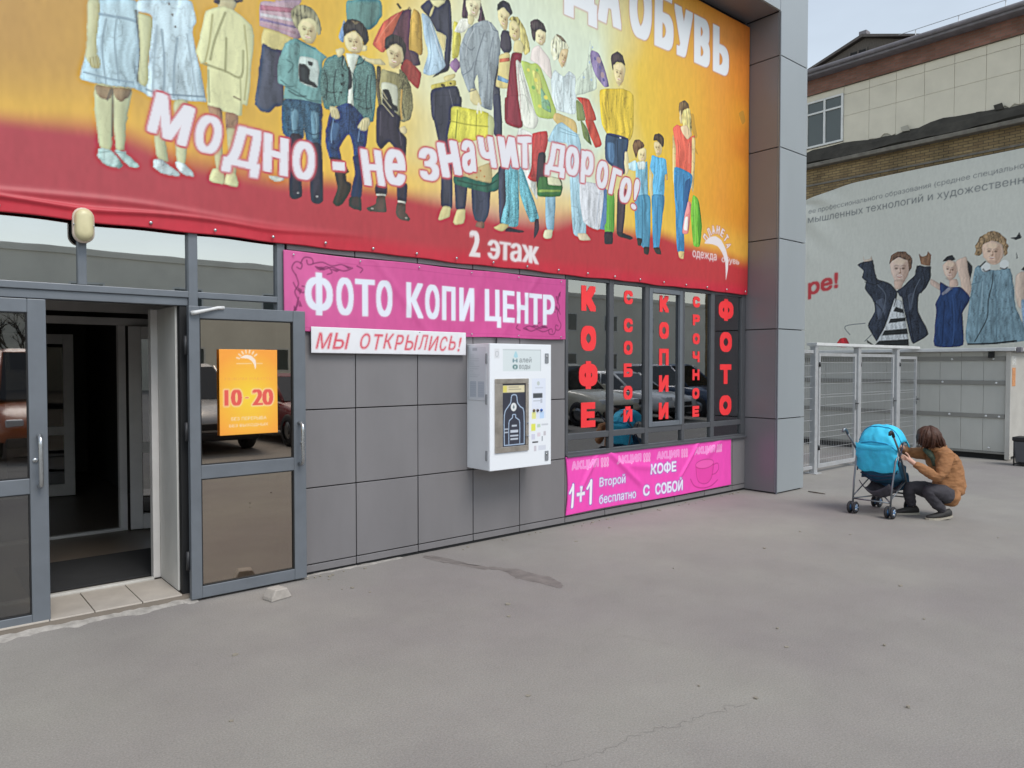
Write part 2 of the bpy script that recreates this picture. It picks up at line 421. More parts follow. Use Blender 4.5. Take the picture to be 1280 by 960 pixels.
pmat('shed_sheet', 'bcbcb6', .5, .05, .07, 2.2, streak=(1, 1, .5))
pmat('shed_side', 'c2c0ba', .5, .1, .08, 3)
pmat('shed_kerb_shadow', '8a8984', .6)  # kerb bar grey, also on the strips standing for purlin shadows
pmat('white_trim', 'd2d4d4', .45, 0, .07, 6)
pmat('black_skirt', '1f1f1f', .8)
pmat('bin_grey', '55565a', .6, 0, .1, 10)
pmat('beige_panel', 'd4cebc', .7, 0, .06, 1.5)
pmat('plaster_white', 'a8a598', .8)
pmat('felt_dark', '3a3833', .95, 0, .35, 3, .5, 25)
pmat('ledge', '6e6a62', .9, 0, .3, 4, .4, 30)
pmat('roof_metal', '5c5653', .6, .2, .3, 3, streak=(1, 5, 1))
pmat('eave_grey', '78757a', .7, 0, .2, 4)
pmat('pvc_white', 'd6d8d6', .4)
pmat('college_glass', '3e4744', .06, 0, .15, .8, spec=.9)
pmat('wood_grey', '5e5852', .9, 0, .3, 6, streak=(1, 8, 1))
pmat('litter', '8d877b', .9)
pmat('twig', '4a4037', .9)
glass_mat('shop_glass', (.76, .80, .77), 2.6, .14)
glass_mat('coated_glass', (.25, .28, .28), 2.0, .34)
glass_mat('door_glass', (.45, .42, .38), 2.2, .10)
glass_mat('bronze_glass', (.35, .31, .27), 2.0, .36, .01, (1.0, .88, .76))
print_mat('banner_vinyl', .45, .35, .05)
print_mat('paper_print', .5, .3)
print_mat('enamel_print', .34, .4)

def brick_material(name, c1, c2, mortar, w, h, wear=.35):
    m = bpy.data.materials.new(name); m.use_nodes = True; MATS[name] = m
    n, l = m.node_tree.nodes, m.node_tree.links; b = n['Principled BSDF']; b.inputs['Roughness'].default_value = .9
    g = n.new('ShaderNodeNewGeometry'); sp = n.new('ShaderNodeSeparateXYZ'); cb = n.new('ShaderNodeCombineXYZ')
    l.new(g.outputs['Position'], sp.inputs[0]); l.new(sp.outputs['Y'], cb.inputs[0]); l.new(sp.outputs['Z'], cb.inputs[1])
    br = n.new('ShaderNodeTexBrick'); br.inputs['Scale'].default_value = 1; br.inputs['Brick Width'].default_value = w; br.inputs['Row Height'].default_value = h
    br.inputs['Mortar Size'].default_value = .009; br.inputs['Color1'].default_value = (*lin(c1), 1); br.inputs['Color2'].default_value = (*lin(c2), 1); br.inputs['Mortar'].default_value = (*lin(mortar), 1)
    l.new(cb.outputs[0], br.inputs['Vector'])
    t = n.new('ShaderNodeTexNoise'); t.inputs['Scale'].default_value = 1.4; t.inputs['Detail'].default_value = 7; l.new(g.outputs['Position'], t.inputs['Vector'])
    r = n.new('ShaderNodeMapRange'); r.inputs[1].default_value = .3; r.inputs[2].default_value = .7; r.inputs[3].default_value = 1-wear; r.inputs[4].default_value = 1+wear*.6
    l.new(t.outputs['Fac'], r.inputs[0])
    mx = n.new('ShaderNodeMix'); mx.data_type = 'RGBA'; mx.blend_type = 'MULTIPLY'; mx.inputs[0].default_value = 1
    l.new(br.outputs['Color'], mx.inputs[6]); l.new(r.outputs[0], mx.inputs[7]); l.new(mx.outputs[2], b.inputs['Base Color'])
    bp = n.new('ShaderNodeBump'); bp.inputs['Strength'].default_value = .5; bp.inputs['Distance'].default_value = .01; bp.invert = True
    l.new(br.outputs['Fac'], bp.inputs['Height']); l.new(bp.outputs[0], b.inputs['Normal'])
brick_material('yellow_brick', '8f7c58', '776447', '4f463a', .26, .085)
brick_material('red_brick', '8d6558', '7c5648', '75675c', .26, .085, .25)

def asphalt():
    m = bpy.data.materials.new('asphalt'); m.use_nodes = True; MATS['asphalt'] = m
    n, l = m.node_tree.nodes, m.node_tree.links; b = n['Principled BSDF']
    g = n.new('ShaderNodeNewGeometry'); P = g.outputs['Position']
    def noise(sc, det=6, ro=.6):
        t = n.new('ShaderNodeTexNoise'); t.inputs['Scale'].default_value = sc; t.inputs['Detail'].default_value = det; t.inputs['Roughness'].default_value = ro
        l.new(P, t.inputs['Vector']); return t.outputs['Fac']
    def rng(v, a, c, lo, hi):
        r = n.new('ShaderNodeMapRange'); r.inputs[1].default_value = a; r.inputs[2].default_value = c; r.inputs[3].default_value = lo; r.inputs[4].default_value = hi
        l.new(v, r.inputs[0]); return r.outputs[0]
    def mul(a, c):
        x = n.new('ShaderNodeMix'); x.data_type = 'RGBA'; x.blend_type = 'MULTIPLY'; x.inputs[0].default_value = 1
        l.new(a, x.inputs[6]); l.new(c, x.inputs[7]); return x.outputs[2]
    ramp = n.new('ShaderNodeMix'); ramp.data_type = 'RGBA'
    ramp.inputs[6].default_value = (.238, .220, .212, 1); ramp.inputs[7].default_value = (.290, .280, .252, 1)
    l.new(rng(noise(.35, 4), .35, .65, 0, 1), ramp.inputs[0])
    c = mul(ramp.outputs[2], rng(noise(1.6, 8, .7), .3, .7, .93, 1.06))
    c = mul(c, rng(noise(110, 4, .8), .3, .7, .74, 1.24))
    c = mul(c, rng(noise(9, 5, .65), .60, .74, 1.0, .92))
    v = n.new('ShaderNodeTexVoronoi'); v.inputs['Scale'].default_value = 60; l.new(P, v.inputs['Vector'])
    c = mul(c, rng(v.outputs['Distance'], .0, .25, .90, 1.02))
    # sparse old cracks
    w = n.new('ShaderNodeTexNoise'); w.inputs['Scale'].default_value = 2.2; w.inputs['Detail'].default_value = 5; l.new(P, w.inputs['Vector'])
    va = n.new('ShaderNodeVectorMath'); va.operation = 'MULTIPLY_ADD'; va.inputs[1].default_value = (.7, .7, 0); l.new(w.outputs['Color'], va.inputs[0]); l.new(P, va.inputs[2])
    ve = n.new('ShaderNodeTexVoronoi'); ve.feature = 'DISTANCE_TO_EDGE'; ve.inputs['Scale'].default_value = .22; l.new(va.outputs[0], ve.inputs['Vector'])
    crack = rng(ve.outputs['Distance'], .0, .0042, 0, 1)
    mask = rng(noise(.55, 2), .55, .65, 0, .06)
    cm = n.new('ShaderNodeMath'); cm.operation = 'SUBTRACT'; cm.inputs[0].default_value = 1; l.new(crack, cm.inputs[1])
    cm2 = n.new('ShaderNodeMath'); cm2.operation = 'MULTIPLY'; l.new(cm.outputs[0], cm2.inputs[0]); l.new(mask, cm2.inputs[1])
    cm3 = n.new('ShaderNodeMath'); cm3.operation = 'SUBTRACT'; cm3.inputs[0].default_value = 1; l.new(cm2.outputs[0], cm3.inputs[1])
    c = mul(c, cm3.outputs[0])
    l.new(c, b.inputs['Base Color']); b.inputs['Roughness'].default_value = .82; b.inputs['Specular IOR Level'].default_value = .3
    bp = n.new('ShaderNodeBump'); bp.inputs['Strength'].default_value = .35; bp.inputs['Distance'].default_value = .008
    l.new(noise(70, 4, .7), bp.inputs['Height'])
    bp2 = n.new('ShaderNodeBump'); bp2.inputs['Strength'].default_value = .25; bp2.inputs['Distance'].default_value = .05
    l.new(noise(1.1, 3), bp2.inputs['Height']); l.new(bp.outputs[0], bp2.inputs['Normal']); l.new(bp2.outputs[0], b.inputs['Normal'])
asphalt()
pmat('damp_asphalt', (.184, .164, .154), .8, 0, .25, 8, .4, 70)
pmat('crack_fill', (.205, .194, .182), .95, 0, .2, 10)
pmat('crumb_concrete', (.34, .32, .295), .95, 0, .3, 12, .5, 60)

# ------------------------------------------------------------------ ground
g = MB()
g.add([(-300, -300, 0), (300, -300, 0), (300, 300, 0), (-300, 300, 0)], [(0, 1, 2, 3)])
ground = structure(g.build('ground', 'asphalt'))

def blob(name, mat, pts, z, jitter=.0, parent=ground, k=5):
    p = catmull(pts, True, k); rs = np.random.RandomState(len(pts)*7+3)
    p = p+rs.normal(0, jitter, p.shape) if jitter else p
    c = p.mean(0); vs = [(q[0], q[1], z) for q in p]+[(c[0], c[1], z)]; n = len(p)
    return MB().add(vs, [(i, (i+1) % n, n) for i in range(n)]).build(name, mat, parent, fix=True)
def ribbon(name, mat, pts, w, z, seed=1):
    p = catmull(pts, False, 10); rs = np.random.RandomState(seed); p = p+rs.normal(0, .012, p.shape)
    vs, n = [], len(p)
    for i in range(n):
        d = p[min(i+1, n-1)]-p[max(i-1, 0)]; d = d/np.hypot(*d); nn = np.array([-d[1], d[0]]); ww = w*(.3+rs.rand()*1.0)*(1 if 0 < i < n-1 else .05)
        vs += [(*(p[i]+nn*ww/2), z), (*(p[i]-nn*ww/2), z)]
    return MB().add(vs, [(2*i, 2*i+1, 2*i+3, 2*i+2) for i in range(n-1)]).build(name, mat, ground)
blob('damp_stain', 'damp_asphalt', [(3.46, 5.27), (3.53, 5.24), (3.60, 5.05), (3.62, 4.80), (3.68, 4.66), (3.62, 4.60), (3.56, 4.78), (3.50, 4.95), (3.46, 5.10)], .0012, .006)
blob('damp_stain', 'damp_asphalt', [(3.72, 4.61), (3.82, 4.45), (3.85, 4.25), (3.88, 4.08), (3.80, 3.90), (3.73, 3.86), (3.71, 4.05), (3.66, 4.22), (3.70, 4.42)], .0012, .007)
blob('damp_stain', 'damp_asphalt', [(3.66, 4.64), (3.73, 4.63), (3.72, 4.55), (3.66, 4.57)], .0018, .004)
ribbon('crack', 'crack_fill', [(1.95, 2.17), (2.14, 2.138), (2.312, 2.093), (2.533, 2.101), (2.736, 2.035), (3.013, 1.985), (3.137, 1.955)], .0028, .0012, 2)
# rough mortar bead where the asphalt meets the threshold and the plinth
def bead(x0, x1, yw, wmin, wmax, h, seed):
    rs_ = np.random.RandomState(seed); n = int((x1-x0)/.03); vs = []; k1 = rs_.rand(n+1)
    for i in range(n+1):
        x = x0+(x1-x0)*i/n; q = .5*k1[i]+.5*k1[max(i-1, 0)]; wd = wmin+(wmax-wmin)*q*(.5+.5*math.sin(x*9+seed)**2); hh = h*(.5+.5*k1[-i-1])
        vs += [(x, yw, hh), (x+rs_.uniform(-.006, .006), yw-wd*.55, hh*.55+rs_.uniform(0, .003)), (x+rs_.uniform(-.01, .01), yw-wd, .0006)]
    return MB().add(vs, [(3*i+k, 3*i+k+1, 3*i+4+k, 3*i+3+k) for i in range(n) for k in range(2)]).build('mortar_bead', 'crumb_concrete', ground)
bead(-.5, 1.60, 5.338, .03, .13, .022, 3); bead(2.45, 3.3, 5.37, .01, .07, .010, 9); bead(1.60, 2.45, 5.36, .01, .05, .008, 4)
# ================================================================== shop building
WY = 5.36                                     # plane of the cladding
shop = thing('shop_building', 'shop building clad in grey metal panels with a tall portal column and glazed entrance', 'building', (4, WY, 0))
wall = MB()
for a in [(-6, -1.75, 0, 2.56), (2.30, 5.25, .02, 2.56), (5.25, 8.60, .02, .69), (-6, 8.60, 2.56, 6.12)]:
    wall.box(a[0], a[1], WY+.04, WY+.28, a[2], a[3])
wall = wall.build('wall', 'backing', shop)
box('roof_slab', 'backing', shop, -6, 9.24, WY+.04, 16, 6.12, 6.5)
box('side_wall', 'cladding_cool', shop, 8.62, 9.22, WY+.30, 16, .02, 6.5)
box('side_wall', 'backing', shop, -6, -5.8, WY+.30, 16, 0, 6.5)
box('rear_wall', 'backing', shop, -5.8, 8.6, 15.8, 16, 0, 6.5)

PANEL = {}
def cladding(x0, x1, z0, z1, mat='cladding', gap=.0045):
    o = MB().box(x0+gap, x1-gap, WY, WY+.032, z0+gap, z1-gap).build('cladding_panel', mat, shop, .003)
    o.parent = wall
    tilt = random.uniform(-.0022, .0022); o.rotation_euler = (0, 0, 0)
    for v in o.data.vertices: v.co.y += tilt*(1 if v.co.x+4 > (x0+x1)/2 else -1)
    return o
xs = [2.30, 2.876, 3.473, 4.074, 4.640, 5.255]
zs = [.022, .086, .687, 1.299, 1.911, 2.52, 3.13]
for i in range(5):
    for j in range(6): cladding(xs[i], xs[i+1], zs[j], zs[j+1])
xs2 = [5.255, 5.86, 6.465, 7.07, 7.675, 8.28, 8.57]
for i in range(6):
    cladding(xs2[i], xs2[i+1], .022, .086); cladding(xs2[i], xs2[i+1], .086, .695)
for i in range(7):
    for j, (a, c) in enumerate(zip(zs[:-2], zs[1:-1])): cladding(-6+i*.607, -6+(i+1)*.607, a, c)
box('plinth_gap', 'gasket', shop, 2.30, 8.57, WY+.012, WY+.04, .002, .021)

# portal column: panels on the inner side and on the front
CX0, CX1, CY = 8.57, 9.245, 4.905
column = MB().box(CX0+.03, CX1-.03, CY+.03, WY+.28, .0, 6.11).build('portal_column', 'backing', shop)
cz = [.012, .96, 2.106, 3.25, 4.395, 5.535, 6.70]
for k in range(6):
    a, c = cz[k]+.006, cz[k+1]-.006
    for args in ((CX0, CX0+.028, CY+.031, WY+.036, 'cladding_shaded'), (CX0+.0, CX1, CY, CY+.028, 'cladding_cool'), (CX1-.028, CX1, CY+.031, WY+.3, 'cladding_cool')):
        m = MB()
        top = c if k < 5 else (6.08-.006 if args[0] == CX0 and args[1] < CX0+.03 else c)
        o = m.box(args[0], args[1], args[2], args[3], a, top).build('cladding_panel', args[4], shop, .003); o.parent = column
box('corner_trim', 'frame_grey', shop, CX0-.004, CX0+.012, CY-.004, CY+.016, .0, 6.075, .002)
# lintel over the banner: soffit panels and fascia
lintel = MB().box(-6, CX0-.002, CY+.035, WY+.035, 6.12, 6.7).build('portal_lintel', 'backing', shop)
k = 0; x = CX0-.004
while x > -6:
    x1 = max(x-1.2, -6)
    for args in ((x1+.005, x-.005, CY+.032, WY+.03, 6.085, 6.113, 'cladding_shaded'), (x1+.005, x-.005, CY, CY+.028, 6.085, 6.70, 'cladding_cool')):
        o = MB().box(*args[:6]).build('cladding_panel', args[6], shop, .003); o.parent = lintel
    x = x1

# ---- shop window with five lights
def bars(name, mat, parent, rects, y0, y1, bevel=.004):
    return [box(name, mat, parent, a, c, y0, y1, d, e, bevel) for a, c, d, e in rects]
swin = MB().box(5.262, 8.565, WY+.0, WY+.075, .698, .745).build('shop_window', 'frame_dark', shop, .004)
def sub(name, mat, par, *b, bevel=.004):
    o = MB().box(*b).build(name, mat, shop, bevel); o.parent = par; return o
mull = [(5.262, 5.302), (5.926, 5.996), (6.527, 6.589), (7.208, 7.259), (7.795, 7.87), (8.476, 8.565)]
for a, c in mull: sub('mullion', 'frame_dark', swin, a, c, WY+.002, WY+.075, .7455, 2.575)
lights = [(5.302, 5.926), (5.996, 6.527), (6.589, 7.208), (7.259, 7.795), (7.87, 8.476)]
for i, (a, c) in enumerate(lights):
    sub('rail', 'frame_dark', swin, a, c, WY+.005, WY+.072, .872, .935)
    sub('head_rail', 'frame_dark', swin, a, c, WY+.005, WY+.072, 2.530, 2.575)
    sub('pane', 'shop_glass', swin, a-.004, c+.004, WY+.030, WY+.036, .931, 2.534, bevel=0)
    sub('pane', 'shop_glass', swin, a-.004, c+.004, WY+.030, WY+.036, .741, .876, bevel=0)
for a in ((6.589, 6.652, .935, 2.530), (7.157, 7.208, .935, 2.530), (6.652, 7.157, .935, .99), (6.652, 7.157, 2.475, 2.530)):
    sub('sash', 'frame_grey', swin, a[0]+.001, a[1]-.001, WY-.006, WY+.029, a[2]+.001, a[3]-.001)
# sloping sill
sill = MB().prism([(WY-.035, .698), (WY-.035, .712), (WY+.0, .724), (WY+.0, .698)], 'x', 5.262, 8.55).build('sill', 'frame_dark', shop); sill.parent = swin
# blinds and things seen inside
sub('blind', 'blind', swin, 5.31, 5.92, WY+.12, WY+.125, .90, 2.53, bevel=0)
sub('blind', 'blind', swin, 7.88, 8.47, WY+.12, WY+.125, .90, 2.53, bevel=0)
sub('blind', 'blind', swin, 6.10, 6.24, WY+.14, WY+.145, .90, 2.5, bevel=0)

def letter_mesh(ch, x, z, w, h, bold, y, mat, parent, cell=.0042):
    """cut-vinyl letter: a thin plate following the glyph's outline"""
    c = Canvas(x-w/2-cell, z-h/2-cell, x+w/2+cell, z+h/2+cell, cell)
    loops, _ = glyphs(ch); bx, bz = bold/w, bold/h
    P = [np.array([x-w/2, z-h/2])+(q*np.array([1-2*bx, 1-2*bz])+np.array([bx, bz]))*np.array([w, h]) for q in loops]
    m, (i0, i1, j0, j1) = c.cover(P, 8, 2); full = np.zeros((c.nv, c.nu)); full[j0:j1, i0:i1] = m
    full = c.widen(full, bold/cell, bold/cell) > .5
    mb = MB(); ids = {}
    def vid(i, j):
        if (i, j) not in ids: ids[(i, j)] = len(mb.v); mb.v.append((c.u0+(i-.5)*c.cell, y, c.v0+(j-.5)*c.cell))
        return ids[(i, j)]
    for j, i in zip(*np.nonzero(full)):
        mb.f.append((vid(i, j), vid(i+1, j), vid(i+1, j+1), vid(i, j+1))); mb.sm.append(False)
    o = mb.build('letter', mat, parent, fix=False)
    sd = o.modifiers.new('thick', 'SOLIDIFY'); sd.thickness = .001; sd.offset = 0
    return o
cols = [('КОФЕ', 5.625, [2.35, 1.93, 1.54, 1.12], .235, .27), ('ССОБОЙ', 6.262, [2.40, 2.09, 1.84, 1.59, 1.34, 1.10], .16, .165),
        ('КОПИИ', 6.895, [2.36, 2.05, 1.74, 1.43, 1.11], .19, .205), ('СРОЧНОЕ', 7.522, [2.42, 2.20, 1.97, 1.75, 1.53, 1.30, 1.08], .145, .14),
        ('ФОТО', 8.155, [2.35, 1.94, 1.53, 1.13], .27, .255)]
for word, x, zz, w, h in cols:
    for ch, z in zip(word, zz):
        ww = w*(1.22 if ch == 'Ф' else .95 if ch in 'ЕТК' else 1.0); hh = h*(1.1 if ch == 'Ф' else 1.12 if ch == 'Й' else 1)
        letter_mesh(ch, x, z, ww, hh, h*.10, WY+.027, 'red_vinyl', swin)

# room behind the shop window, dark
room = MB()
room.box(2.35, 8.55, 9.4, 9.5, .03, 2.75); room.box(2.30, 2.36, WY+.29, 9.5, .03, 2.75); room.box(8.55, 8.61, WY+.29, 9.5, .03, 2.75)
room.box(2.30, 8.61, WY+.285, 9.5, 2.75, 2.80); room.box(2.30, 8.61, WY+.285, 9.5, .0, .03)
room.build('room_shell', 'inner_wall', shop)
box('counter', 'inner_frame', shop, 5.6, 7.6, 6.6, 7.2, .03, 1.05)
box('shelf', 'inner_wall', shop, 6.1, 8.2, 9.0, 9.38, .03, 2.1)

# ---- entrance: frame, transoms, doors
ent = MB().box(-1.70, 2.285, WY+.0, WY+.085, 2.118, 2.162).build('entrance_frame', 'frame_grey', shop, .004)
sub('header', 'frame_grey', ent, -1.70, 1.588, WY+.014, WY+.085, 2.062, 2.1178)
for a, c in ((-1.70, -1.64), (.918, .968)): sub('post', 'frame_grey', ent, a, c, WY+.004, WY+.08, 2.1625, 2.575)
for a, c in ((1.588, 1.650), (2.225, 2.285)): sub('post', 'frame_grey', ent, a, c, WY-.004, WY+.08, .01, 2.575)
sub('post', 'frame_grey', ent, -1.64, -1.58, WY+.004, WY+.08, .01, 2.0615)
for a, c, d, e in ((-1.64, .918, 2.162, 2.58), (.968, 1.588, 2.162, 2.58), (1.65, 2.225, .10, 2.58)):
    sub('pane', 'coated_glass', ent, a-.004, c+.004, WY+.036, WY+.042, d-.003, e-.01, bevel=0)
sub('bottom_rail', 'frame_grey', ent, 1.65, 2.225, WY+.005, WY+.075, .01, .10)
sub('gasket', 'gasket', ent, 1.532, 1.5875, WY+.022, WY+.085, .01, 2.061)
box('transom_back', 'backing', shop, -1.7, 2.285, WY+.25, WY+.28, 2.165, 2.56)

def door_leaf(x0, x1, y, stile_l, stile_r, mat='frame_grey', glass='door_glass'):
    d = MB().box(x0, x0+stile_l, y, y+.05, .018, 2.056).build('door', mat, shop, .004)
    sub('stile', mat, d, x1-stile_r, x1, y, y+.05, .018, 2.056)
    for a, c in ((.018, .100), (.852, .948), (1.972, 2.056)): sub('rail', mat, d, x0+stile_l, x1-stile_r, y+.0015, y+.0485, a, c)
    for a, c in ((.100, .852), (.948, 1.972)):
        sub('pane', glass, d, x0+stile_l-.004, x1-stile_r+.004, y+.022, y+.028, a-.004, c+.004, bevel=0)
        for q in ((x0+stile_l, x0+stile_l+.008, a, c), (x1-stile_r-.008, x1-stile_r, a, c), (x0+stile_l+.008, x1-stile_r-.008, a, a+.007), (x0+stile_l+.008, x1-stile_r-.008, c-.007, c)):
            sub('gasket', 'gasket', d, q[0]+.0005, q[1]-.0005, y+.006, y+.021, q[2]+.0005, q[3]-.0005, bevel=0)
    return d
closed = door_leaf(-.12, .738, WY-.006, .10, .098); closed['label'] = 'closed glazed door leaf at the left edge'
for zz in (.3, 1.1, 1.8): sub('hinge', 'dark_metal', closed, -.135, -.12, WY-.012, WY+.01, zz, zz+.12)
opened = door_leaf(1.562, 2.408, WY-.085, .072, .096, glass='bronze_glass'); opened['label'] = 'glazed door leaf folded fully open against the wall'
def pull(d, x, y, s):
    m = MB(); m.tube([(x, y, .90), (x, y-.045, .90), (x-.0, y-.065, .915), (x, y-.07, .95), (x, y-.07, 1.16), (x, y-.065, 1.195), (x, y-.045, 1.21), (x, y, 1.21)], .013, 10)
    o = m.build('pull_handle', 'steel', shop); o.parent = d
    m = MB().lathe([(0, -.010), (.014, -.010), (.016, 0)], (x+.035*s, y, 1.06), 'y', 14).build('lock_cylinder', 'steel', shop); m.parent = d
pull(opened, 2.352, WY-.085, .7); pull(closed, .69, WY-.006, -.6)
for zz in (.22, 1.12, 1.72):
    h = MB().lathe([(0, 0), (.013, 0), (.013, .13), (0, .13)], (1.553, WY-.04, zz), 'z', 10).build('hinge', 'dark_metal', shop); h.parent = opened
m = MB().tube([(1.575, WY-.10, 2.005), (1.60, WY-.115, 2.01), (1.70, WY-.105, 2.035), (1.755, WY-.092, 2.05), (1.80, WY-.09, 2.052)], [.016, .014, .010, .012, .013], 8)
m = m.build('closer_arm', 'white_trim', shop); m.parent = opened

# reveal and threshold
RY = 5.90
box('door_reveal', 'white_jamb', shop, 1.520, 1.60, WY+.086, RY+.06, .052, 2.062, .004)
box('door_reveal', 'inner_frame', shop, 1.470, 1.519, RY-.02, RY+.05, .054, 2.062, .004)
thr = MB().box(-1.5, 1.62, WY-.02, RY+.02, .0, .040).build('threshold', 'grout', shop)
tx = [-.4, .0, .40, .73, .98, 1.265, 1.52]
for i in range(len(tx)-1):
    o = MB().box(tx[i]+.003, tx[i+1]-.003, WY-.018, RY-.05, .041, .052).build('tile', 'tile', shop, .002); o.parent = thr
o = MB().box(-.4, 1.469, RY-.045, RY-.0, .041, .066).build('sill_strip', 'white_jamb', shop, .003); o.parent = thr

# vestibule and inner doors
v = MB()
v.box(-1.7, 2.28, RY+.021, 12.5, .0, .046)
v.build('vestibule_floor', 'inner_floor', shop)
v = MB(); v.box(-1.75, -1.69, WY+.09, 12.5, .05, 2.6); v.box(2.235, 2.29, WY+.29, 12.5, .05, 2.6); v.box(-1.7, 2.28, 12.5, 12.6, .05, 2.6); v.box(-1.69, 2.234, WY+.286, 12.5, 2.45, 2.6)
v.build('vestibule_shell', 'inner_wall', shop)
fr = MB().box(-1.69, 2.234, 7.80, 7.88, 2.15, 2.24).build('inner_frame', 'inner_frame', shop, .004)
sub('inner_rail', 'inner_frame', fr, -1.69, 2.234, 7.805, 7.875, 2.03, 2.10)
sub('inner_sill', 'white_jamb', fr, -1.0, 1.715, 7.80, 7.86, .047, .075)
sub('inner_post', 'inner_frame', fr, 1.66, 1.725, 7.801, 7.879, .047, 2.029)
sub('inner_post', 'inner_frame', fr, -1.0, -.93, 7.801, 7.879, .047, 2.029)
def inner_door(M):
    d = None
    for b in ((0, .11, 0, .045, .06, 2.02), (.69, .80, 0, .045, .06, 2.02), (.11, .69, .002, .043, .06, .20), (.11, .69, .002, .043, .80, .90), (.11, .69, .002, .043, 1.90, 2.02)):
        mb = MB().box(*b); mb.v = [tuple(M @ Vector(q)) for q in mb.v]
        o = mb.build('inner_door' if d is None else 'inner_door_rail', 'inner_frame', shop, .004)
        if d is None: d = o
        else: o.parent = d
    for b in ((.10, .70, .02, .026, .19, .81), (.10, .70, .02, .026, .89, 1.91)):
        mb = MB().box(*b); mb.v = [tuple(M @ Vector(q)) for q in mb.v]; o = mb.build('pane', 'door_glass', shop); o.parent = d
inner_door(Matrix.Translation((1.735, 7.74, 0)) @ Matrix.Rotation(R(-18), 4, 'Z'))
inner_door(Matrix.Translation((1.70, 10.3, 0)) @ Matrix.Rotation(R(168), 4, 'Z'))

mat_o = MB().box(.70, 1.69, RY+.08, 6.86, .047, .060).build('doormat', 'rubber_mat', None, .004)
tag(mat_o, 'dark rubber doormat lying just inside the open doorway', 'doormat')

# ---- wall lamp over the entrance
lamp = thing('wall_lamp', 'cream oval bulkhead wall lamp mounted above the doorway', 'lamp', (.94, WY, 2.53))
def stadium(r, hh, n=10):
    return [(r*math.cos(a), hh+r*math.sin(a)) for a in np.linspace(0, math.pi, n)]+[(r*math.cos(a), -hh+r*math.sin(a)) for a in np.linspace(math.pi, 2*math.pi, n)]
def layered(prof, cx, cz, name, mat, par):
    m = MB(); rings = [[(cx+x, y, cz+z) for x, z in stadium(r, hh)] for r, hh, y in prof]; n = len(rings[0])
    vs = [q for r_ in rings for q in r_]; fs = [(i*n+j, i*n+(j+1) % n, (i+1)*n+(j+1) % n, (i+1)*n+j) for i in range(len(rings)-1) for j in range(n)]
    fs.append(tuple((len(rings)-1)*n+j for j in range(n))); m.add(vs, fs, True); return m.build(name, mat, par)
layered([(.052, .045, WY), (.052, .045, WY-.02)], .943, 2.533, 'bracket', 'frame_dark', lamp)
layered([(.060, .050, WY-.02), (.062, .050, WY-.05), (.056, .050, WY-.058)], .943, 2.533, 'rim', 'lamp_rim', lamp)
layered([(.053, .049, WY-.057), (.050, .049, WY-.085), (.040, .047, WY-.102), (.02, .04, WY-.108)], .943, 2.533, 'diffuser', 'lamp_cream', lamp)
for dx in (-.055, .055): MB().lathe([(0, -.004), (.006, -.004), (.006, .004)], (.943+dx, WY-.062, 2.533), 'y', 8).build('screw', 'steel', lamp)

# ---- concrete wedge by the door
ds = MB().prism([(-.085, 0), (.085, 0), (.075, .02), (.045, .075), (-.05, .078), (-.08, .025)], 'y', -.055, .055)
ds.v = [tuple(Matrix.Translation((2.055, 4.99, 0)) @ Matrix.Rotation(R(12), 4, 'Z') @ Vector(q)) for q in ds.v]
tag(ds.build('doorstop', 'concrete', None, .008), 'small grey concrete block on the asphalt in front of the open door leaf', 'doorstop')

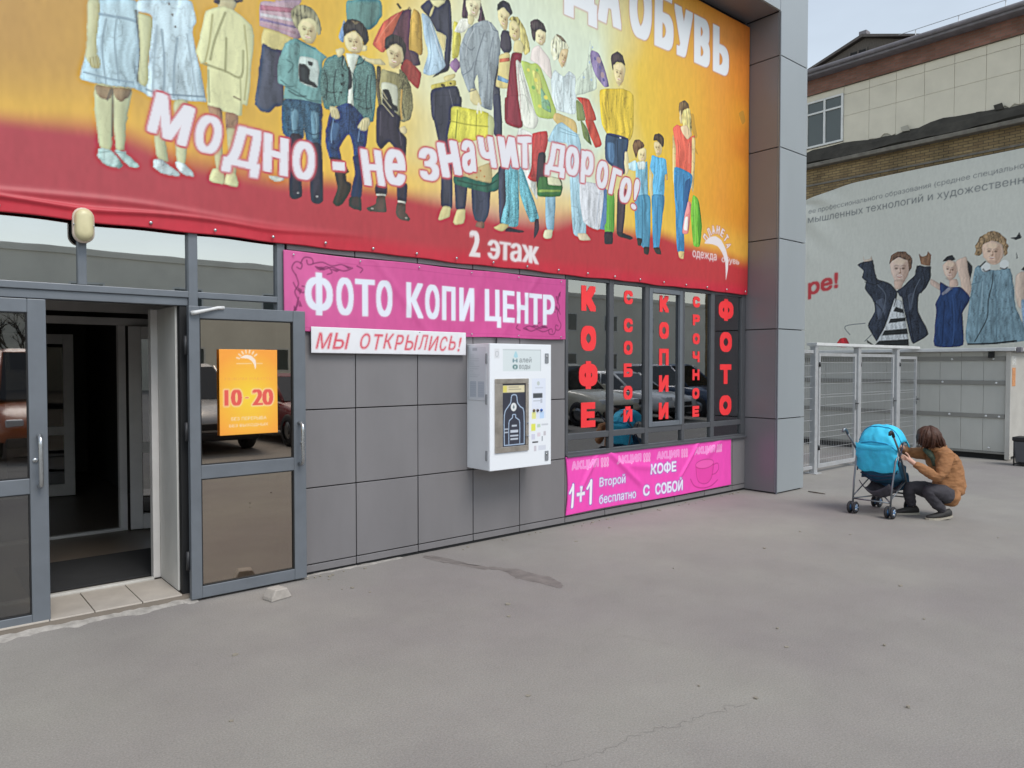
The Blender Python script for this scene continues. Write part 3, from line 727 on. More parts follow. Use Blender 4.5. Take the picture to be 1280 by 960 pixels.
# ------------------------------------------------------------------ artwork of the two picture banners, metres in the plane of each cloth
BIG_ART = '''
P 5a7d78 2.811,4.542 2.804,4.393 2.837,4.354 2.994,4.361 3.063,4.421 3.121,4.520 3.099,4.634
P 7f99b8 2.777,4.375 2.733,4.226 2.770,4.198 2.793,4.322
P a08a92 2.223,4.356 2.215,4.340 2.103,4.302 2.101,4.133 2.237,4.126 2.387,4.114 2.438,4.168 2.371,4.308 2.423,4.419
p 9a6a78 2.102,4.283 2.372,4.339 2.375,4.305 2.104,4.244
p b8b4b8 2.103,4.225 2.368,4.259 2.364,4.236 2.103,4.201
p 8a7a9a 2.103,4.188 2.374,4.207 2.377,4.192 2.103,4.170
p b0909c 2.103,4.158 2.374,4.166 2.373,4.147 2.103,4.142
P c0b67c 2.128,4.117 2.112,3.990 2.261,3.992 2.345,4.102 2.237,4.126
P 464a58 2.116,4.006 2.094,3.854 2.060,3.615 2.056,3.552 2.103,3.509 2.167,3.515 2.208,3.564 2.274,3.605 2.276,3.855 2.302,4.003 2.261,4.000 2.188,3.990
P a3bbc4 1.052,3.983 1.047,3.901 1.025,3.787 0.982,3.648 0.938,3.464 0.991,3.450 1.112,3.453 1.250,3.473 1.340,3.452 1.329,3.611 1.293,3.866 1.270,4.053
P b7b893 0.992,3.964 0.981,3.788 0.982,3.695 0.971,3.605 1.004,3.543 1.046,3.549 1.057,3.595 1.039,3.644 1.037,3.751 1.057,3.904 1.052,3.983
P b4b893 1.024,3.438 1.018,3.275 1.046,3.052 1.107,3.043 1.118,3.134 1.122,3.299 1.124,3.452
P b4b893 1.127,3.447 1.122,3.299 1.132,3.137 1.138,3.049 1.188,3.058 1.195,3.177 1.215,3.319 1.237,3.465
P 8f7d62 1.026,3.436 1.124,3.449 1.121,3.394 1.086,3.358 1.038,3.374
P 8f7d62 1.129,3.448 1.234,3.462 1.221,3.410 1.173,3.365 1.136,3.390
P aec6c2 1.039,3.040 1.033,2.981 1.081,2.936 1.155,2.932 1.178,2.955 1.137,3.014 1.106,3.041
P aec6c2 1.131,3.043 1.168,2.999 1.218,2.953 1.276,2.960 1.257,2.987 1.194,3.036 1.156,3.048
L0.0179 7d93a0 1.057,3.897 1.118,3.903 1.217,3.915 1.281,3.911
L0.0122 8296a0 1.154,3.893 1.140,3.739 1.162,3.486
L0.0122 8296a0 1.093,3.875 1.066,3.692 1.087,3.460
L0.0163 5d6058 1.269,3.983 1.283,3.849 1.291,3.712 1.274,3.527
P b0c4cc 1.289,4.059 1.275,3.985 1.366,3.978 1.351,3.799 1.325,3.456 1.366,3.440 1.473,3.454 1.697,3.485 1.714,3.504 1.677,3.686 1.624,3.948 1.653,4.029 1.626,4.137 1.591,4.155
L0.0163 8497a2 1.427,3.905 1.442,3.683 1.433,3.474
L0.0163 8497a2 1.526,3.876 1.503,3.670 1.498,3.475
L0.0122 93a6b0 1.588,3.923 1.621,3.700 1.654,3.490
P b4b893 1.282,3.970 1.287,3.850 1.291,3.712 1.280,3.598 1.279,3.521 1.317,3.499 1.341,3.551 1.337,3.655 1.357,3.800 1.367,3.964
E0.0068:0.0085 6d6a60 1.474,4.092
E0.0068:0.0086 6d6a60 1.496,4.025
E0.0068:0.0086 6d6a60 1.513,3.950
P b4b893 1.373,3.425 1.370,3.184 1.391,3.047 1.455,3.027 1.449,3.114 1.437,3.198 1.433,3.439
P b4b893 1.500,3.440 1.508,3.140 1.516,3.026 1.565,3.032 1.583,3.154 1.590,3.461
P bccacb 1.368,3.028 1.363,2.978 1.414,2.944 1.522,2.940 1.529,2.963 1.468,3.003 1.415,3.034
P bccacb 1.503,3.038 1.523,2.984 1.564,2.955 1.625,2.958 1.613,2.992 1.565,3.032
P b2aa86 1.806,4.223 1.798,4.169 1.849,4.147 1.910,4.181 1.928,4.262
H 4a443e 1.769,4.211 1.776,4.191 1.806,4.190 1.813,4.225
H 4a443e 1.910,4.256 1.928,4.241 1.971,4.260 1.979,4.278
P c6c89c 1.761,4.150 1.710,4.105 1.673,3.918 1.646,3.823 1.678,3.744 1.721,3.756 1.718,3.475 1.813,3.452 1.948,3.441 1.967,3.532 2.003,3.537 2.036,3.839 2.055,4.027 2.039,4.114 1.940,4.172 1.850,4.192
L0.0163 8f9068 1.849,4.147 1.774,3.932 1.743,3.791
L0.0163 8f9068 1.699,3.750 1.845,3.736 1.958,3.724 1.975,3.914
L0.0163 8f9068 1.855,3.970 1.845,3.736
L0.0122 a0a178 1.951,3.718 1.956,3.454
P 9a7c62 1.725,3.470 1.746,3.378 1.770,3.324 1.826,3.336 1.816,3.460
P b2b088 1.746,3.378 1.779,3.028 1.823,3.035 1.820,3.274 1.824,3.350
P 9a7c62 1.842,3.444 1.853,3.311 1.913,3.293 1.933,3.441
P b2b088 1.853,3.326 1.875,3.022 1.916,3.028 1.924,3.295 1.919,3.340
P c4c496 1.750,3.030 1.727,2.945 1.822,2.933 1.835,2.992 1.809,3.040
P c4c496 1.853,3.028 1.834,2.939 1.920,2.930 1.931,2.962 1.906,3.037
P c8ccc0 2.154,3.051 2.177,3.022 2.215,3.015 2.259,3.028 2.274,3.056
P 3f404c 3.494,4.696 3.571,4.784 3.794,4.855 3.823,4.581 3.809,4.403 3.786,4.244 3.673,4.172 3.605,4.128 3.726,4.272 3.742,4.384 3.756,4.529 3.654,4.543 3.596,4.622
P d0cc9c 3.597,4.792 3.622,4.758 3.674,4.755 3.738,4.810 3.751,4.841
P cfc690 3.583,4.655 3.622,4.758 3.635,4.740 3.603,4.656
P ccc08c 3.658,4.533 3.753,4.528 3.739,4.395 3.713,4.420
P c8bf88 3.732,4.171 3.847,4.229 3.853,4.196 3.752,4.132
P b9ae5c 3.604,4.069 3.846,4.172 3.860,4.121 3.633,4.020
E0.0240:0.0152 5a5430 3.725,4.094
E0.0135:0.0109 5a5430 3.806,4.131
P 3b3c48 3.604,4.026 3.874,4.124 3.928,3.960 3.893,3.831 3.619,3.772
P a8c0cf 3.506,4.648 3.609,4.615 3.752,4.279 3.620,4.159 3.517,4.149 3.569,4.327 3.531,4.454
L0.0096 7f99ad 3.557,4.578 3.601,4.346 3.569,4.188
P ba6047 3.308,4.613 3.140,4.474 3.034,4.262 3.138,4.220 3.222,4.386 3.326,4.603
P 5a3a44 3.314,4.604 3.400,4.641 3.386,4.308 3.442,4.198 3.330,4.127 3.210,4.362
P b8984a 3.431,4.666 3.494,4.623 3.513,4.309 3.380,4.301 3.396,4.572
P 8f4038 3.293,4.133 3.355,4.227 3.498,4.149 3.469,4.002 3.379,4.045
P 54424a 3.380,4.307 3.467,4.299 3.492,4.211 3.417,4.191
p 2f3030 3.254,4.652 3.272,4.663 3.308,4.633 3.290,4.617
P c2bc5e 3.837,4.672 3.820,4.362 3.891,4.392 3.919,4.565 3.891,4.678
P 8a6f8e 3.793,4.289 3.860,4.371 3.918,4.322 3.860,4.239
H 54444a 3.947,4.903 3.930,4.755 3.965,4.710 3.999,4.754 3.993,4.874 4.000,4.920
H 54444a 4.134,4.963 4.199,4.797 4.113,4.764 4.134,4.862 4.120,4.958
P d2cfaa 3.979,4.914 3.986,4.827 4.028,4.771 4.091,4.806 4.134,4.884 4.142,4.965
F0.0655:0.0802:-0.105 000000 4.060,4.870
P d6d8cc 3.919,4.730 3.847,4.599 3.943,4.614 4.042,4.722 3.999,4.754
P cfc99c 4.000,4.787 3.999,4.710 4.042,4.711 4.070,4.775 4.056,4.793
P 8d979b 4.098,4.750 3.999,4.665 3.943,4.561 3.902,4.450 3.915,4.277 3.998,4.110 4.086,4.140 4.069,4.216 4.105,4.281 4.140,4.014 4.272,4.004 4.290,4.145 4.361,4.461 4.380,4.639 4.347,4.744 4.265,4.800 4.199,4.803
L0.0105 636b72 4.185,4.686 4.112,4.485 4.069,4.317 4.069,4.228
L0.0096 6d757c 4.287,4.670 4.228,4.403 4.213,4.036
L0.0096 636b72 3.957,4.521 4.027,4.484 4.069,4.518
P 474850 4.346,4.434 4.290,4.214 4.287,4.041 4.346,3.928 4.379,4.004 4.369,4.233
P cdc494 4.026,4.133 4.019,4.037 4.069,4.001 4.152,4.028 4.129,4.102 4.086,4.151
H 36343a 4.339,4.925 4.347,4.996 4.407,5.050 4.483,5.045 4.526,4.971 4.491,4.931 4.422,4.985 4.369,4.952
P cfc698 4.344,4.932 4.354,4.850 4.422,4.775 4.456,4.797 4.471,4.896 4.495,4.939 4.422,4.985 4.377,4.957
F0.0579:0.0853:-0.209 000000 4.414,4.879
P 46424a 4.377,4.707 4.407,4.773 4.498,4.777 4.514,4.618 4.437,4.562 4.377,4.604
P 3b3e4c 4.293,4.137 4.297,3.786 4.394,3.796 4.376,4.156
P 3f4250 4.347,3.477 4.366,2.981 4.447,2.992 4.459,3.496
P 3b3c48 3.605,3.975 3.625,3.782 3.684,3.563 3.704,3.283 3.703,3.049 3.820,3.040 3.827,3.286 3.818,3.605 3.881,3.939 3.924,3.965 3.913,4.047
P 3b3c48 3.855,3.308 3.862,3.046 3.964,3.048 3.991,3.330
P c6bd88 3.672,2.928 3.723,3.044 3.806,3.047 3.791,2.960 3.703,2.919
P c6bd88 3.833,2.923 3.879,3.036 3.969,3.043 3.953,2.930 3.858,2.898
P 3c4152 4.040,3.321 4.046,3.045 4.084,2.964 4.183,2.959 4.240,3.071 4.251,3.355
P 7d5a4c 4.083,2.911 4.106,2.958 4.183,2.959 4.179,2.906
P c3bf4e 3.829,3.935 4.229,3.965 4.229,3.746 3.787,3.607 3.808,3.805
P aeb484 4.229,3.947 4.297,3.927 4.288,3.763 4.225,3.750
L0.0183 d8d8c8 4.100,3.936 4.118,4.027 4.145,3.955
P 31604f 3.855,3.333 4.251,3.373 4.347,3.450 4.347,3.278 4.184,3.239 3.859,3.254
P b8a878 3.944,3.360 4.252,3.517 4.265,3.336 4.095,3.330
H b0a86c 4.474,4.886 4.520,4.934 4.598,4.946 4.680,4.865 4.728,4.760 4.744,4.670 4.677,4.616 4.629,4.721 4.582,4.871 4.520,4.888
P cfc692 4.482,4.853 4.489,4.751 4.551,4.708 4.614,4.763 4.623,4.836 4.582,4.895 4.520,4.899
F0.0594:0.0818:-0.140 000000 4.551,4.804
P cfc692 4.551,4.710 4.536,4.612 4.648,4.622 4.664,4.707 4.614,4.740
P cabd84 4.368,4.532 4.492,4.577 4.492,4.263 4.322,4.233 4.349,4.389
p 7fa0bc 4.343,4.342 4.474,4.328 4.468,4.294 4.334,4.294
p c87a5a 4.368,4.498 4.489,4.542 4.489,4.507 4.361,4.461
P 83343f 4.512,4.583 4.648,4.620 4.617,4.505 4.575,4.494 4.642,3.991 4.443,3.949 4.462,4.255
P 83343f 4.431,4.151 4.436,3.921 4.602,3.902 4.656,3.949 4.597,4.208
P c6c9be 4.567,4.516 4.629,4.509 4.810,4.027 4.638,3.990
P c6c9be 4.597,4.208 4.663,3.942 4.799,3.942 4.854,4.046 4.700,4.232
P a9bd67 4.629,4.544 4.757,4.554 4.872,4.572 5.091,4.186 5.057,4.093 4.839,4.070 4.728,4.320
P c3c472 4.774,4.498 4.872,4.476 4.922,4.294 4.839,4.299
P 88b08c 4.888,4.359 5.006,4.241 5.023,4.147 4.905,4.169
H 4d4444 4.749,4.915 4.757,4.959 4.838,5.007 4.921,4.984 4.958,4.922 4.938,4.890 4.871,4.915 4.830,4.871 4.809,4.781 4.773,4.809
P d4cda6 4.822,4.877 4.822,4.787 4.888,4.767 4.946,4.819 4.949,4.905 4.871,4.915
F0.0565:0.0650:-0.105 000000 4.884,4.838
P d8cfc8 4.773,4.701 4.754,4.589 4.855,4.568 5.039,4.469 5.008,4.657 4.904,4.738 4.855,4.760
H c9cbb0 5.022,4.733 5.022,4.843 5.090,4.926 5.193,4.916 5.267,4.850 5.238,4.811 5.159,4.795 5.125,4.700 5.059,4.668
H 7d7460 5.086,4.929 5.159,4.936 5.232,4.890 5.185,4.887
P ccba90 5.159,4.795 5.125,4.687 5.177,4.621 5.233,4.716 5.259,4.823 5.211,4.822
F0.0456:0.0818:-0.244 000000 5.194,4.731
P ccd9da 5.022,4.465 5.073,4.576 5.194,4.542 5.268,4.613 5.357,4.586 5.376,4.401 5.359,4.205 5.108,4.190 5.040,4.297
L0.0077 9fb0b4 5.194,4.542 5.204,4.361 5.195,4.197
P c3ac74 5.094,4.164 5.356,4.135 5.392,4.017 5.188,4.019 5.055,4.090
P c6d2c2 5.576,5.012 5.550,4.903 5.521,4.716 5.372,4.539 5.372,4.400 5.668,4.532 5.648,4.724
P 877a9e 5.591,4.908 5.708,4.908 5.805,4.764 5.864,4.609 5.783,4.586 5.652,4.673 5.577,4.808
E0.0344:0.0336 a08a8e 5.705,4.842
E0.0270:0.0312 a08a8e 5.763,4.701
P cfd3cc 4.604,3.905 4.786,3.880 4.794,3.567 4.844,3.260 4.633,3.515 4.586,3.743
P b64c48 4.786,3.896 4.963,3.953 4.985,3.869 4.946,3.737 4.863,3.709 4.830,3.437 4.713,3.454 4.765,3.561 4.777,3.840
P 9fc0cc 5.078,4.023 4.985,3.857 5.165,3.880 5.253,3.872 5.289,3.526 5.335,2.995 5.528,3.008 5.493,3.456 5.433,3.601 5.454,3.859 5.414,3.992 5.182,4.082
L0.0077 6f93a4 5.147,4.025 5.305,4.008 5.423,4.006
L0.0077 7d9fae 5.361,3.512 5.407,3.265 5.435,3.013
P 7ea0b0 4.952,3.325 4.961,3.007 5.063,2.992 5.083,3.344
P c8c8a8 4.919,2.916 4.944,2.980 5.049,2.993 5.032,2.914 4.961,2.896
P c8bca0 5.399,2.998 5.528,3.013 5.593,2.953 5.436,2.936
J 67a3ae 4.438,3.505 4.589,3.531 4.594,2.984 4.382,2.983 4.438,3.201
J 67a3ae 4.601,3.545 4.668,3.497 4.864,3.092 4.746,3.039 4.617,3.275
L0.0077 4a8490 4.508,3.470 4.492,3.233 4.484,2.996
P bfb57e 4.292,2.924 4.385,2.975 4.480,2.970 4.400,2.902
P 3a2a34 4.477,2.951 4.668,2.935 4.633,2.917 4.431,2.905
P 3a2a34 4.811,3.061 4.855,3.079 4.864,2.971 4.795,2.875
P 3f3338 4.856,3.713 4.949,3.730 4.943,3.507 4.847,3.351 4.827,3.451
P 3c6438 4.876,3.490 5.148,3.522 5.187,3.435 5.142,3.338 4.860,3.296 4.840,3.356
P c6c8a8 4.985,3.508 5.131,3.519 5.169,3.454 4.994,3.434
P 7e9a4c 4.877,3.362 5.148,3.404 5.141,3.384 4.867,3.339
P cdd1d6 5.434,3.524 5.815,3.532 5.740,3.085 5.486,3.132
P 5f80aa 5.815,3.519 5.817,3.081 5.736,3.084
P b64c3c 5.505,4.176 5.620,4.201 5.755,3.979 5.656,3.921 5.546,4.082
P b64c3c 5.373,4.378 5.560,4.396 5.669,4.211 5.520,4.179 5.464,4.320
P 6d7c4c 5.442,4.163 5.546,4.082 5.603,3.936 5.487,3.991
P 7c8858 5.373,4.350 5.464,4.320 5.505,4.176 5.391,4.152
P d2b63c 5.721,4.523 5.896,4.591 6.096,4.639 6.261,4.605 6.268,4.239 6.186,4.093 5.840,4.098 5.746,4.210
L0.0086 a48c2c 5.820,4.160 5.835,4.320 5.809,4.420
L0.0086 a48c2c 6.241,4.464 6.247,4.275 6.181,4.126
H 453a38 5.898,4.893 5.908,4.949 5.997,5.010 6.082,4.996 6.133,4.896 6.058,4.909 5.978,4.888 5.928,4.793
P d2c596 5.938,4.851 5.949,4.748 6.019,4.644 6.104,4.734 6.133,4.875 6.058,4.909
F0.0769:0.1090:0.000 000000 6.028,4.782
P 33475e 5.826,4.102 6.181,4.119 6.146,3.903 6.116,3.722 6.030,3.741 5.900,3.776 5.808,3.842
P 4c6c8c 5.840,4.006 5.959,4.016 5.940,3.813 5.861,3.825
P d2c79c 6.125,3.967 6.172,3.962 6.204,3.805 6.143,3.713 6.111,3.843
P 43393f 6.009,3.536 6.002,3.072 6.093,3.073 6.148,3.557
P 2e2a2e 6.002,3.085 6.093,3.089 6.263,3.051 6.217,3.024 6.032,3.039
P 5f9c40 5.811,3.492 5.953,3.487 5.956,3.084 5.813,3.067
P 2e2a2e 5.810,3.059 5.936,3.073 5.936,2.951 5.814,2.938
P 5f80aa 5.792,3.502 5.835,3.509 5.836,3.192 5.784,3.106
H 6c5238 6.255,4.045 6.286,4.120 6.370,4.146 6.450,4.110 6.439,4.064 6.354,4.020 6.312,3.930
P d4c796 6.350,4.022 6.350,3.926 6.415,3.894 6.483,3.950 6.483,4.061 6.435,4.069
F0.0560:0.0690:0.000 000000 6.418,3.977
P b4d0d8 6.183,3.849 6.308,3.905 6.330,3.799 6.204,3.785
P 7cb0c4 6.308,3.878 6.334,3.882 6.351,3.830 6.447,3.847 6.468,3.906 6.505,3.913 6.516,3.412 6.354,3.390 6.310,3.659
P c8d4d0 6.340,3.897 6.468,3.920 6.458,3.835 6.355,3.817
P 4f8aa6 6.294,3.493 6.555,3.544 6.552,2.972 6.446,2.956 6.315,3.067
L0.0124 356a86 6.423,3.488 6.420,2.982
P 33302e 6.446,2.966 6.548,2.976 6.530,2.892 6.458,2.894
P 33302e 6.334,3.057 6.419,3.055 6.397,2.975 6.345,2.979
H 4a3c2c 6.609,4.183 6.630,4.250 6.719,4.285 6.804,4.250 6.793,4.145 6.732,4.148 6.675,4.196
P d2c18e 6.631,4.173 6.620,4.115 6.677,4.020 6.755,4.063 6.766,4.143 6.698,4.187
F0.0584:0.0676:0.140 000000 6.687,4.111
P 62aed6 6.588,4.011 6.699,4.010 6.835,4.014 6.864,3.847 6.819,3.825 6.798,3.577 6.591,3.574 6.612,3.791 6.552,3.865
L0.0077 3f84ae 6.722,3.923 6.701,3.735 6.658,3.601
P d2c18e 6.545,3.878 6.536,3.639 6.581,3.498 6.607,3.530 6.594,3.788
P c8a878 6.837,3.843 6.869,3.848 6.870,3.784 6.837,3.778
P 4586ac 6.593,3.566 6.815,3.589 6.778,3.342 6.722,2.984 6.617,2.974 6.595,3.318
L0.0124 2c6288 6.697,3.552 6.679,3.010
P 33302e 6.617,2.979 6.733,2.991 6.762,2.914 6.675,2.916
H 6b5638 7.075,4.615 7.086,4.712 7.181,4.766 7.259,4.737 7.279,4.653 7.182,4.661 7.123,4.561
H c6b878 7.158,4.641 7.279,4.690 7.317,4.573 7.324,4.409 7.239,4.348 7.189,4.429 7.131,4.519
P d8c492 7.087,4.611 7.115,4.631 7.140,4.521 7.124,4.473 7.092,4.525
P d6634f 6.971,4.384 7.041,4.452 7.136,4.444 7.234,4.335 7.386,4.395 7.338,4.238 7.329,3.937 7.093,3.941 6.998,3.968 7.025,4.178
P d8c09a 7.112,4.442 7.232,4.482 7.331,4.399 7.246,4.323 7.161,4.365
P d4bd84 6.971,4.326 6.963,3.993 6.977,3.765 7.053,3.716 7.026,4.005 7.025,4.178
P d4bd84 7.332,4.355 7.399,4.338 7.391,3.950 7.368,3.720 7.325,3.776 7.335,4.059
P 4385b4 6.998,3.949 7.329,3.928 7.342,3.823 7.199,3.506 7.022,3.482
P 2c5580 7.178,3.856 7.325,3.850 7.241,3.645 7.182,3.504
P 4385b4 7.046,3.931 7.318,3.926 7.299,3.743 7.185,3.292 7.192,2.982 7.055,2.981 7.023,3.373
P 2c5580 7.205,3.805 7.306,3.873 7.299,3.718 7.198,3.294 7.175,3.495
P d4bd84 7.076,2.980 7.188,2.991 7.176,2.903 7.097,2.909
P 74b83c 7.364,3.681 7.473,3.640 7.547,3.337 7.501,3.091 7.370,3.090 7.323,3.464
P 4f9428 7.473,3.640 7.547,3.337 7.501,3.091 7.459,3.326
P dc8a86 7.258,3.583 7.326,3.567 7.270,3.221 7.144,3.219
P f0e8e0 7.209,3.398 7.268,3.405 7.253,3.249 7.177,3.253
H 88866a 2.338,4.271 2.343,4.319 2.388,4.369 2.448,4.391 2.509,4.382 2.551,4.346 2.582,4.269 2.576,4.208 2.553,4.196 2.539,4.275 2.498,4.301 2.427,4.270 2.402,4.225 2.386,4.188 2.357,4.221
P c2be94 2.392,4.222 2.396,4.177 2.426,4.127 2.466,4.106 2.507,4.117 2.538,4.169 2.551,4.241 2.546,4.287 2.498,4.306 2.427,4.275
F0.0675:0.0851:0.000 000000 2.469,4.198
P 6c9694 2.356,4.111 2.287,4.053 2.257,3.971 2.230,3.880 2.234,3.753 2.284,3.737 2.274,3.642 2.352,3.639 2.483,3.632 2.578,3.663 2.582,3.800 2.593,3.995 2.625,4.044 2.527,4.091 2.456,4.100 2.396,4.116
P b0beb8 2.400,3.986 2.554,3.994 2.547,3.790 2.403,3.802
P 2c3234 2.399,3.932 2.454,3.939 2.485,3.909 2.482,3.833 2.525,3.822 2.545,3.789 2.403,3.802
P 30383a 2.470,3.972 2.511,3.973 2.505,3.943 2.475,3.944
L0.0115 3f6060 2.289,3.738 2.382,3.714 2.473,3.679 2.570,3.692
L0.0105 3f6060 2.305,3.937 2.354,3.913 2.315,3.847
L0.0105 3f6060 2.256,3.776 2.314,3.744 2.353,3.754
L0.0115 2f4648 2.315,3.712 2.382,3.691 2.453,3.702
J 35556a 2.279,3.641 2.258,3.460 2.267,3.383 2.315,3.359 2.430,3.381 2.431,3.487 2.450,3.366 2.542,3.336 2.575,3.352 2.582,3.529 2.576,3.672
P 5f8496 2.332,3.579 2.391,3.573 2.380,3.439 2.340,3.403
P 5f8496 2.492,3.596 2.554,3.590 2.553,3.417 2.501,3.397
P 2d2a36 2.315,3.370 2.317,2.921 2.416,2.934 2.409,3.067 2.420,3.391
P 2d2a36 2.490,3.338 2.484,2.917 2.588,2.930 2.578,3.345
E0.0080:0.0057 a0a0a0 2.381,2.957
E0.0104:0.0058 a0a0a0 2.537,2.953
H 3a3632 2.774,4.267 2.769,4.334 2.804,4.386 2.870,4.413 2.937,4.406 2.984,4.358 3.001,4.293 2.982,4.252 2.950,4.213 2.939,4.275 2.881,4.318 2.820,4.288 2.787,4.207
H 857a5e 2.848,4.392 2.915,4.402 2.881,4.367
P c8c096 2.779,4.249 2.784,4.192 2.814,4.149 2.869,4.140 2.925,4.170 2.945,4.217 2.939,4.275 2.881,4.318 2.820,4.288
F0.0692:0.0831:0.140 000000 2.861,4.225
P c8c096 2.947,4.223 2.981,4.235 2.979,4.196 2.936,4.177
P c4cdc0 2.792,4.118 2.869,4.137 2.915,4.139 2.868,4.008 2.860,3.707 2.783,3.699 2.812,3.856 2.818,3.995
P 2c3234 2.807,4.012 2.824,4.021 2.851,3.924 2.839,3.862 2.812,3.836 2.812,3.954
J 55746f 2.694,4.080 2.620,4.031 2.583,3.934 2.568,3.797 2.601,3.651 2.649,3.640 2.702,3.683 2.791,3.681 2.814,3.856 2.813,3.994 2.770,4.100
J 55746f 2.913,4.141 2.969,4.114 3.052,4.085 3.067,3.917 3.038,3.638 2.944,3.623 2.877,3.653 2.857,3.728 2.848,3.963 2.879,4.050
L0.0115 28393a 2.704,3.966 2.682,3.824 2.702,3.703
L0.0115 28393a 2.991,4.000 2.968,3.833 2.978,3.695
L0.0096 28393a 2.770,4.090 2.818,3.995 2.806,3.835
L0.0096 2e4042 2.866,3.780 2.922,3.783
L0.0096 2e4042 2.824,3.996 2.878,3.931 2.856,3.807
E0.0120:0.0108 1e2626 2.760,3.939
E0.0119:0.0108 1e2626 2.752,3.868
E0.0108:0.0098 1e2626 2.746,3.801
P c8c096 2.705,4.123 2.721,4.072 2.759,4.092 2.783,4.141 2.759,4.158
J 2a4066 2.659,3.642 2.616,3.488 2.608,3.390 2.646,3.261 2.745,3.277 2.729,3.364 2.809,3.483 2.844,3.406 2.863,3.300 2.933,3.373 2.968,3.430 2.986,3.574 2.944,3.656 2.811,3.735
P 4a6a90 2.669,3.547 2.734,3.542 2.701,3.427 2.647,3.407
P 242430 2.646,3.276 2.753,3.276 2.810,3.192 2.777,3.164 2.677,3.167
P 3c342c 2.686,3.169 2.709,3.037 2.665,2.923 2.708,2.903 2.751,2.924 2.820,3.035 2.831,3.096 2.787,3.119 2.777,3.184
P 25304c 2.844,3.317 2.863,3.181 2.840,3.097 2.826,2.991 2.918,3.001 2.932,3.152 2.922,3.331
P 3a3230 2.817,2.990 2.809,2.914 2.872,2.898 2.919,2.897 2.913,2.999
P c2ba90 2.649,3.671 2.659,3.594 2.702,3.582 2.736,3.603 2.713,3.669
P c2ba90 2.890,3.562 2.933,3.633 2.989,3.658 3.006,3.609 2.966,3.545 2.921,3.539
H 36302e 3.141,4.266 3.156,4.347 3.215,4.392 3.299,4.390 3.352,4.330 3.338,4.243 3.311,4.158 3.299,4.220 3.301,4.311 3.227,4.314 3.169,4.249
P c4ba92 3.161,4.247 3.178,4.190 3.190,4.132 3.226,4.112 3.274,4.152 3.325,4.209 3.308,4.305 3.239,4.319
F0.0702:0.0906:-0.105 000000 3.236,4.221
P 8f8a62 3.119,4.078 3.083,3.942 3.106,3.762 3.224,3.703 3.287,3.717 3.300,4.055 3.250,4.085 3.178,4.083
J 7e7a58 3.286,4.121 3.347,4.089 3.398,3.998 3.416,3.834 3.385,3.727 3.296,3.698 3.282,3.969
J 5f5844 3.072,4.091 3.110,4.090 3.097,3.945 3.120,3.765 3.224,3.696 3.176,3.675 3.088,3.758 3.063,3.917
P b8bca8 3.118,3.971 3.264,3.973 3.263,3.766 3.129,3.767
P 2c2c2c 3.124,3.911 3.177,3.929 3.207,3.879 3.224,3.822 3.263,3.810 3.263,3.766 3.129,3.767
L0.0096 3c3828 3.322,4.042 3.309,3.872 3.333,3.732
P 2f2b36 3.068,3.744 3.061,3.478 3.104,3.423 3.187,3.498 3.247,3.450 3.340,3.374 3.353,3.556 3.284,3.626 3.296,3.732 3.129,3.798
P 2f2b36 3.053,3.131 3.049,3.047 3.149,3.052 3.158,3.148
P 2f2b36 3.257,3.164 3.263,3.017 3.345,3.018 3.358,3.180
p c8c8bc 3.055,3.052 3.149,3.062 3.147,3.045 3.057,3.036
p c8c8bc 3.263,3.029 3.340,3.028 3.340,3.009 3.263,3.010
P 4f4038 3.061,3.033 3.049,2.968 2.968,2.928 2.983,2.901 3.101,2.905 3.151,2.918 3.139,3.044
P 4f4038 3.257,3.005 3.242,2.912 3.280,2.873 3.369,2.867 3.383,2.893 3.338,2.946 3.338,3.009
E0.0139:0.0061 a09890 3.017,2.925
E0.0124:0.0063 a09890 3.344,2.892
P c2b68c 3.286,3.635 3.333,3.664 3.361,3.631 3.335,3.592 3.296,3.605
P c8be92 2.930,4.143 3.027,4.139 3.108,4.161 3.154,4.122 3.038,4.102 2.958,4.111
L0.0115 3c6264 2.391,4.112 2.456,4.094 2.527,4.080
L0.0086 3c6264 2.577,3.933 2.556,3.851 2.571,3.778
L0.0072 1c3244 2.440,3.631 2.437,3.498
L0.0057 86a6b4 2.352,3.564 2.339,3.478 2.350,3.410
L0.0057 86a6b4 2.528,3.585 2.539,3.491 2.530,3.413
L0.0067 1c3244 2.291,3.579 2.342,3.567 2.352,3.602
L0.0077 1c3244 2.306,3.424 2.350,3.419 2.390,3.437
L0.0077 1c3244 2.471,3.429 2.522,3.425 2.564,3.453
L0.0105 22302f 2.772,4.091 2.756,4.013 2.793,3.984
L0.0105 22302f 2.879,4.050 2.938,4.086 2.960,4.122
L0.0062 9fb0a8 2.783,4.089 2.769,4.022
L0.0086 22302f 2.618,3.789 2.660,3.778 2.708,3.796
L0.0086 22302f 2.911,3.730 2.967,3.723 3.024,3.746
L0.0096 22302f 2.604,3.940 2.629,3.850 2.618,3.712
L0.0086 22302f 3.020,4.007 3.008,3.843 3.024,3.705
L0.0062 8f8660 2.668,3.639 2.674,3.589
L0.0062 8f8660 2.689,3.649 2.702,3.587
L0.0062 8f8660 2.935,3.614 2.923,3.545
L0.0062 8f8660 2.957,3.629 2.950,3.545
L0.0062 8f8660 2.980,3.623 2.975,3.557
L0.0077 101c34 2.813,3.716 2.816,3.608 2.809,3.488
L0.0062 7c9cbc 2.682,3.589 2.660,3.478 2.660,3.390
L0.0057 7c9cbc 2.910,3.558 2.892,3.445
L0.0072 101c34 2.657,3.351 2.700,3.339 2.727,3.354
L0.0072 101c34 2.852,3.269 2.891,3.255 2.925,3.271
L0.0062 d0c8a0 3.104,3.926 3.165,3.849
L0.0062 d0c8a0 3.113,3.868 3.203,3.786
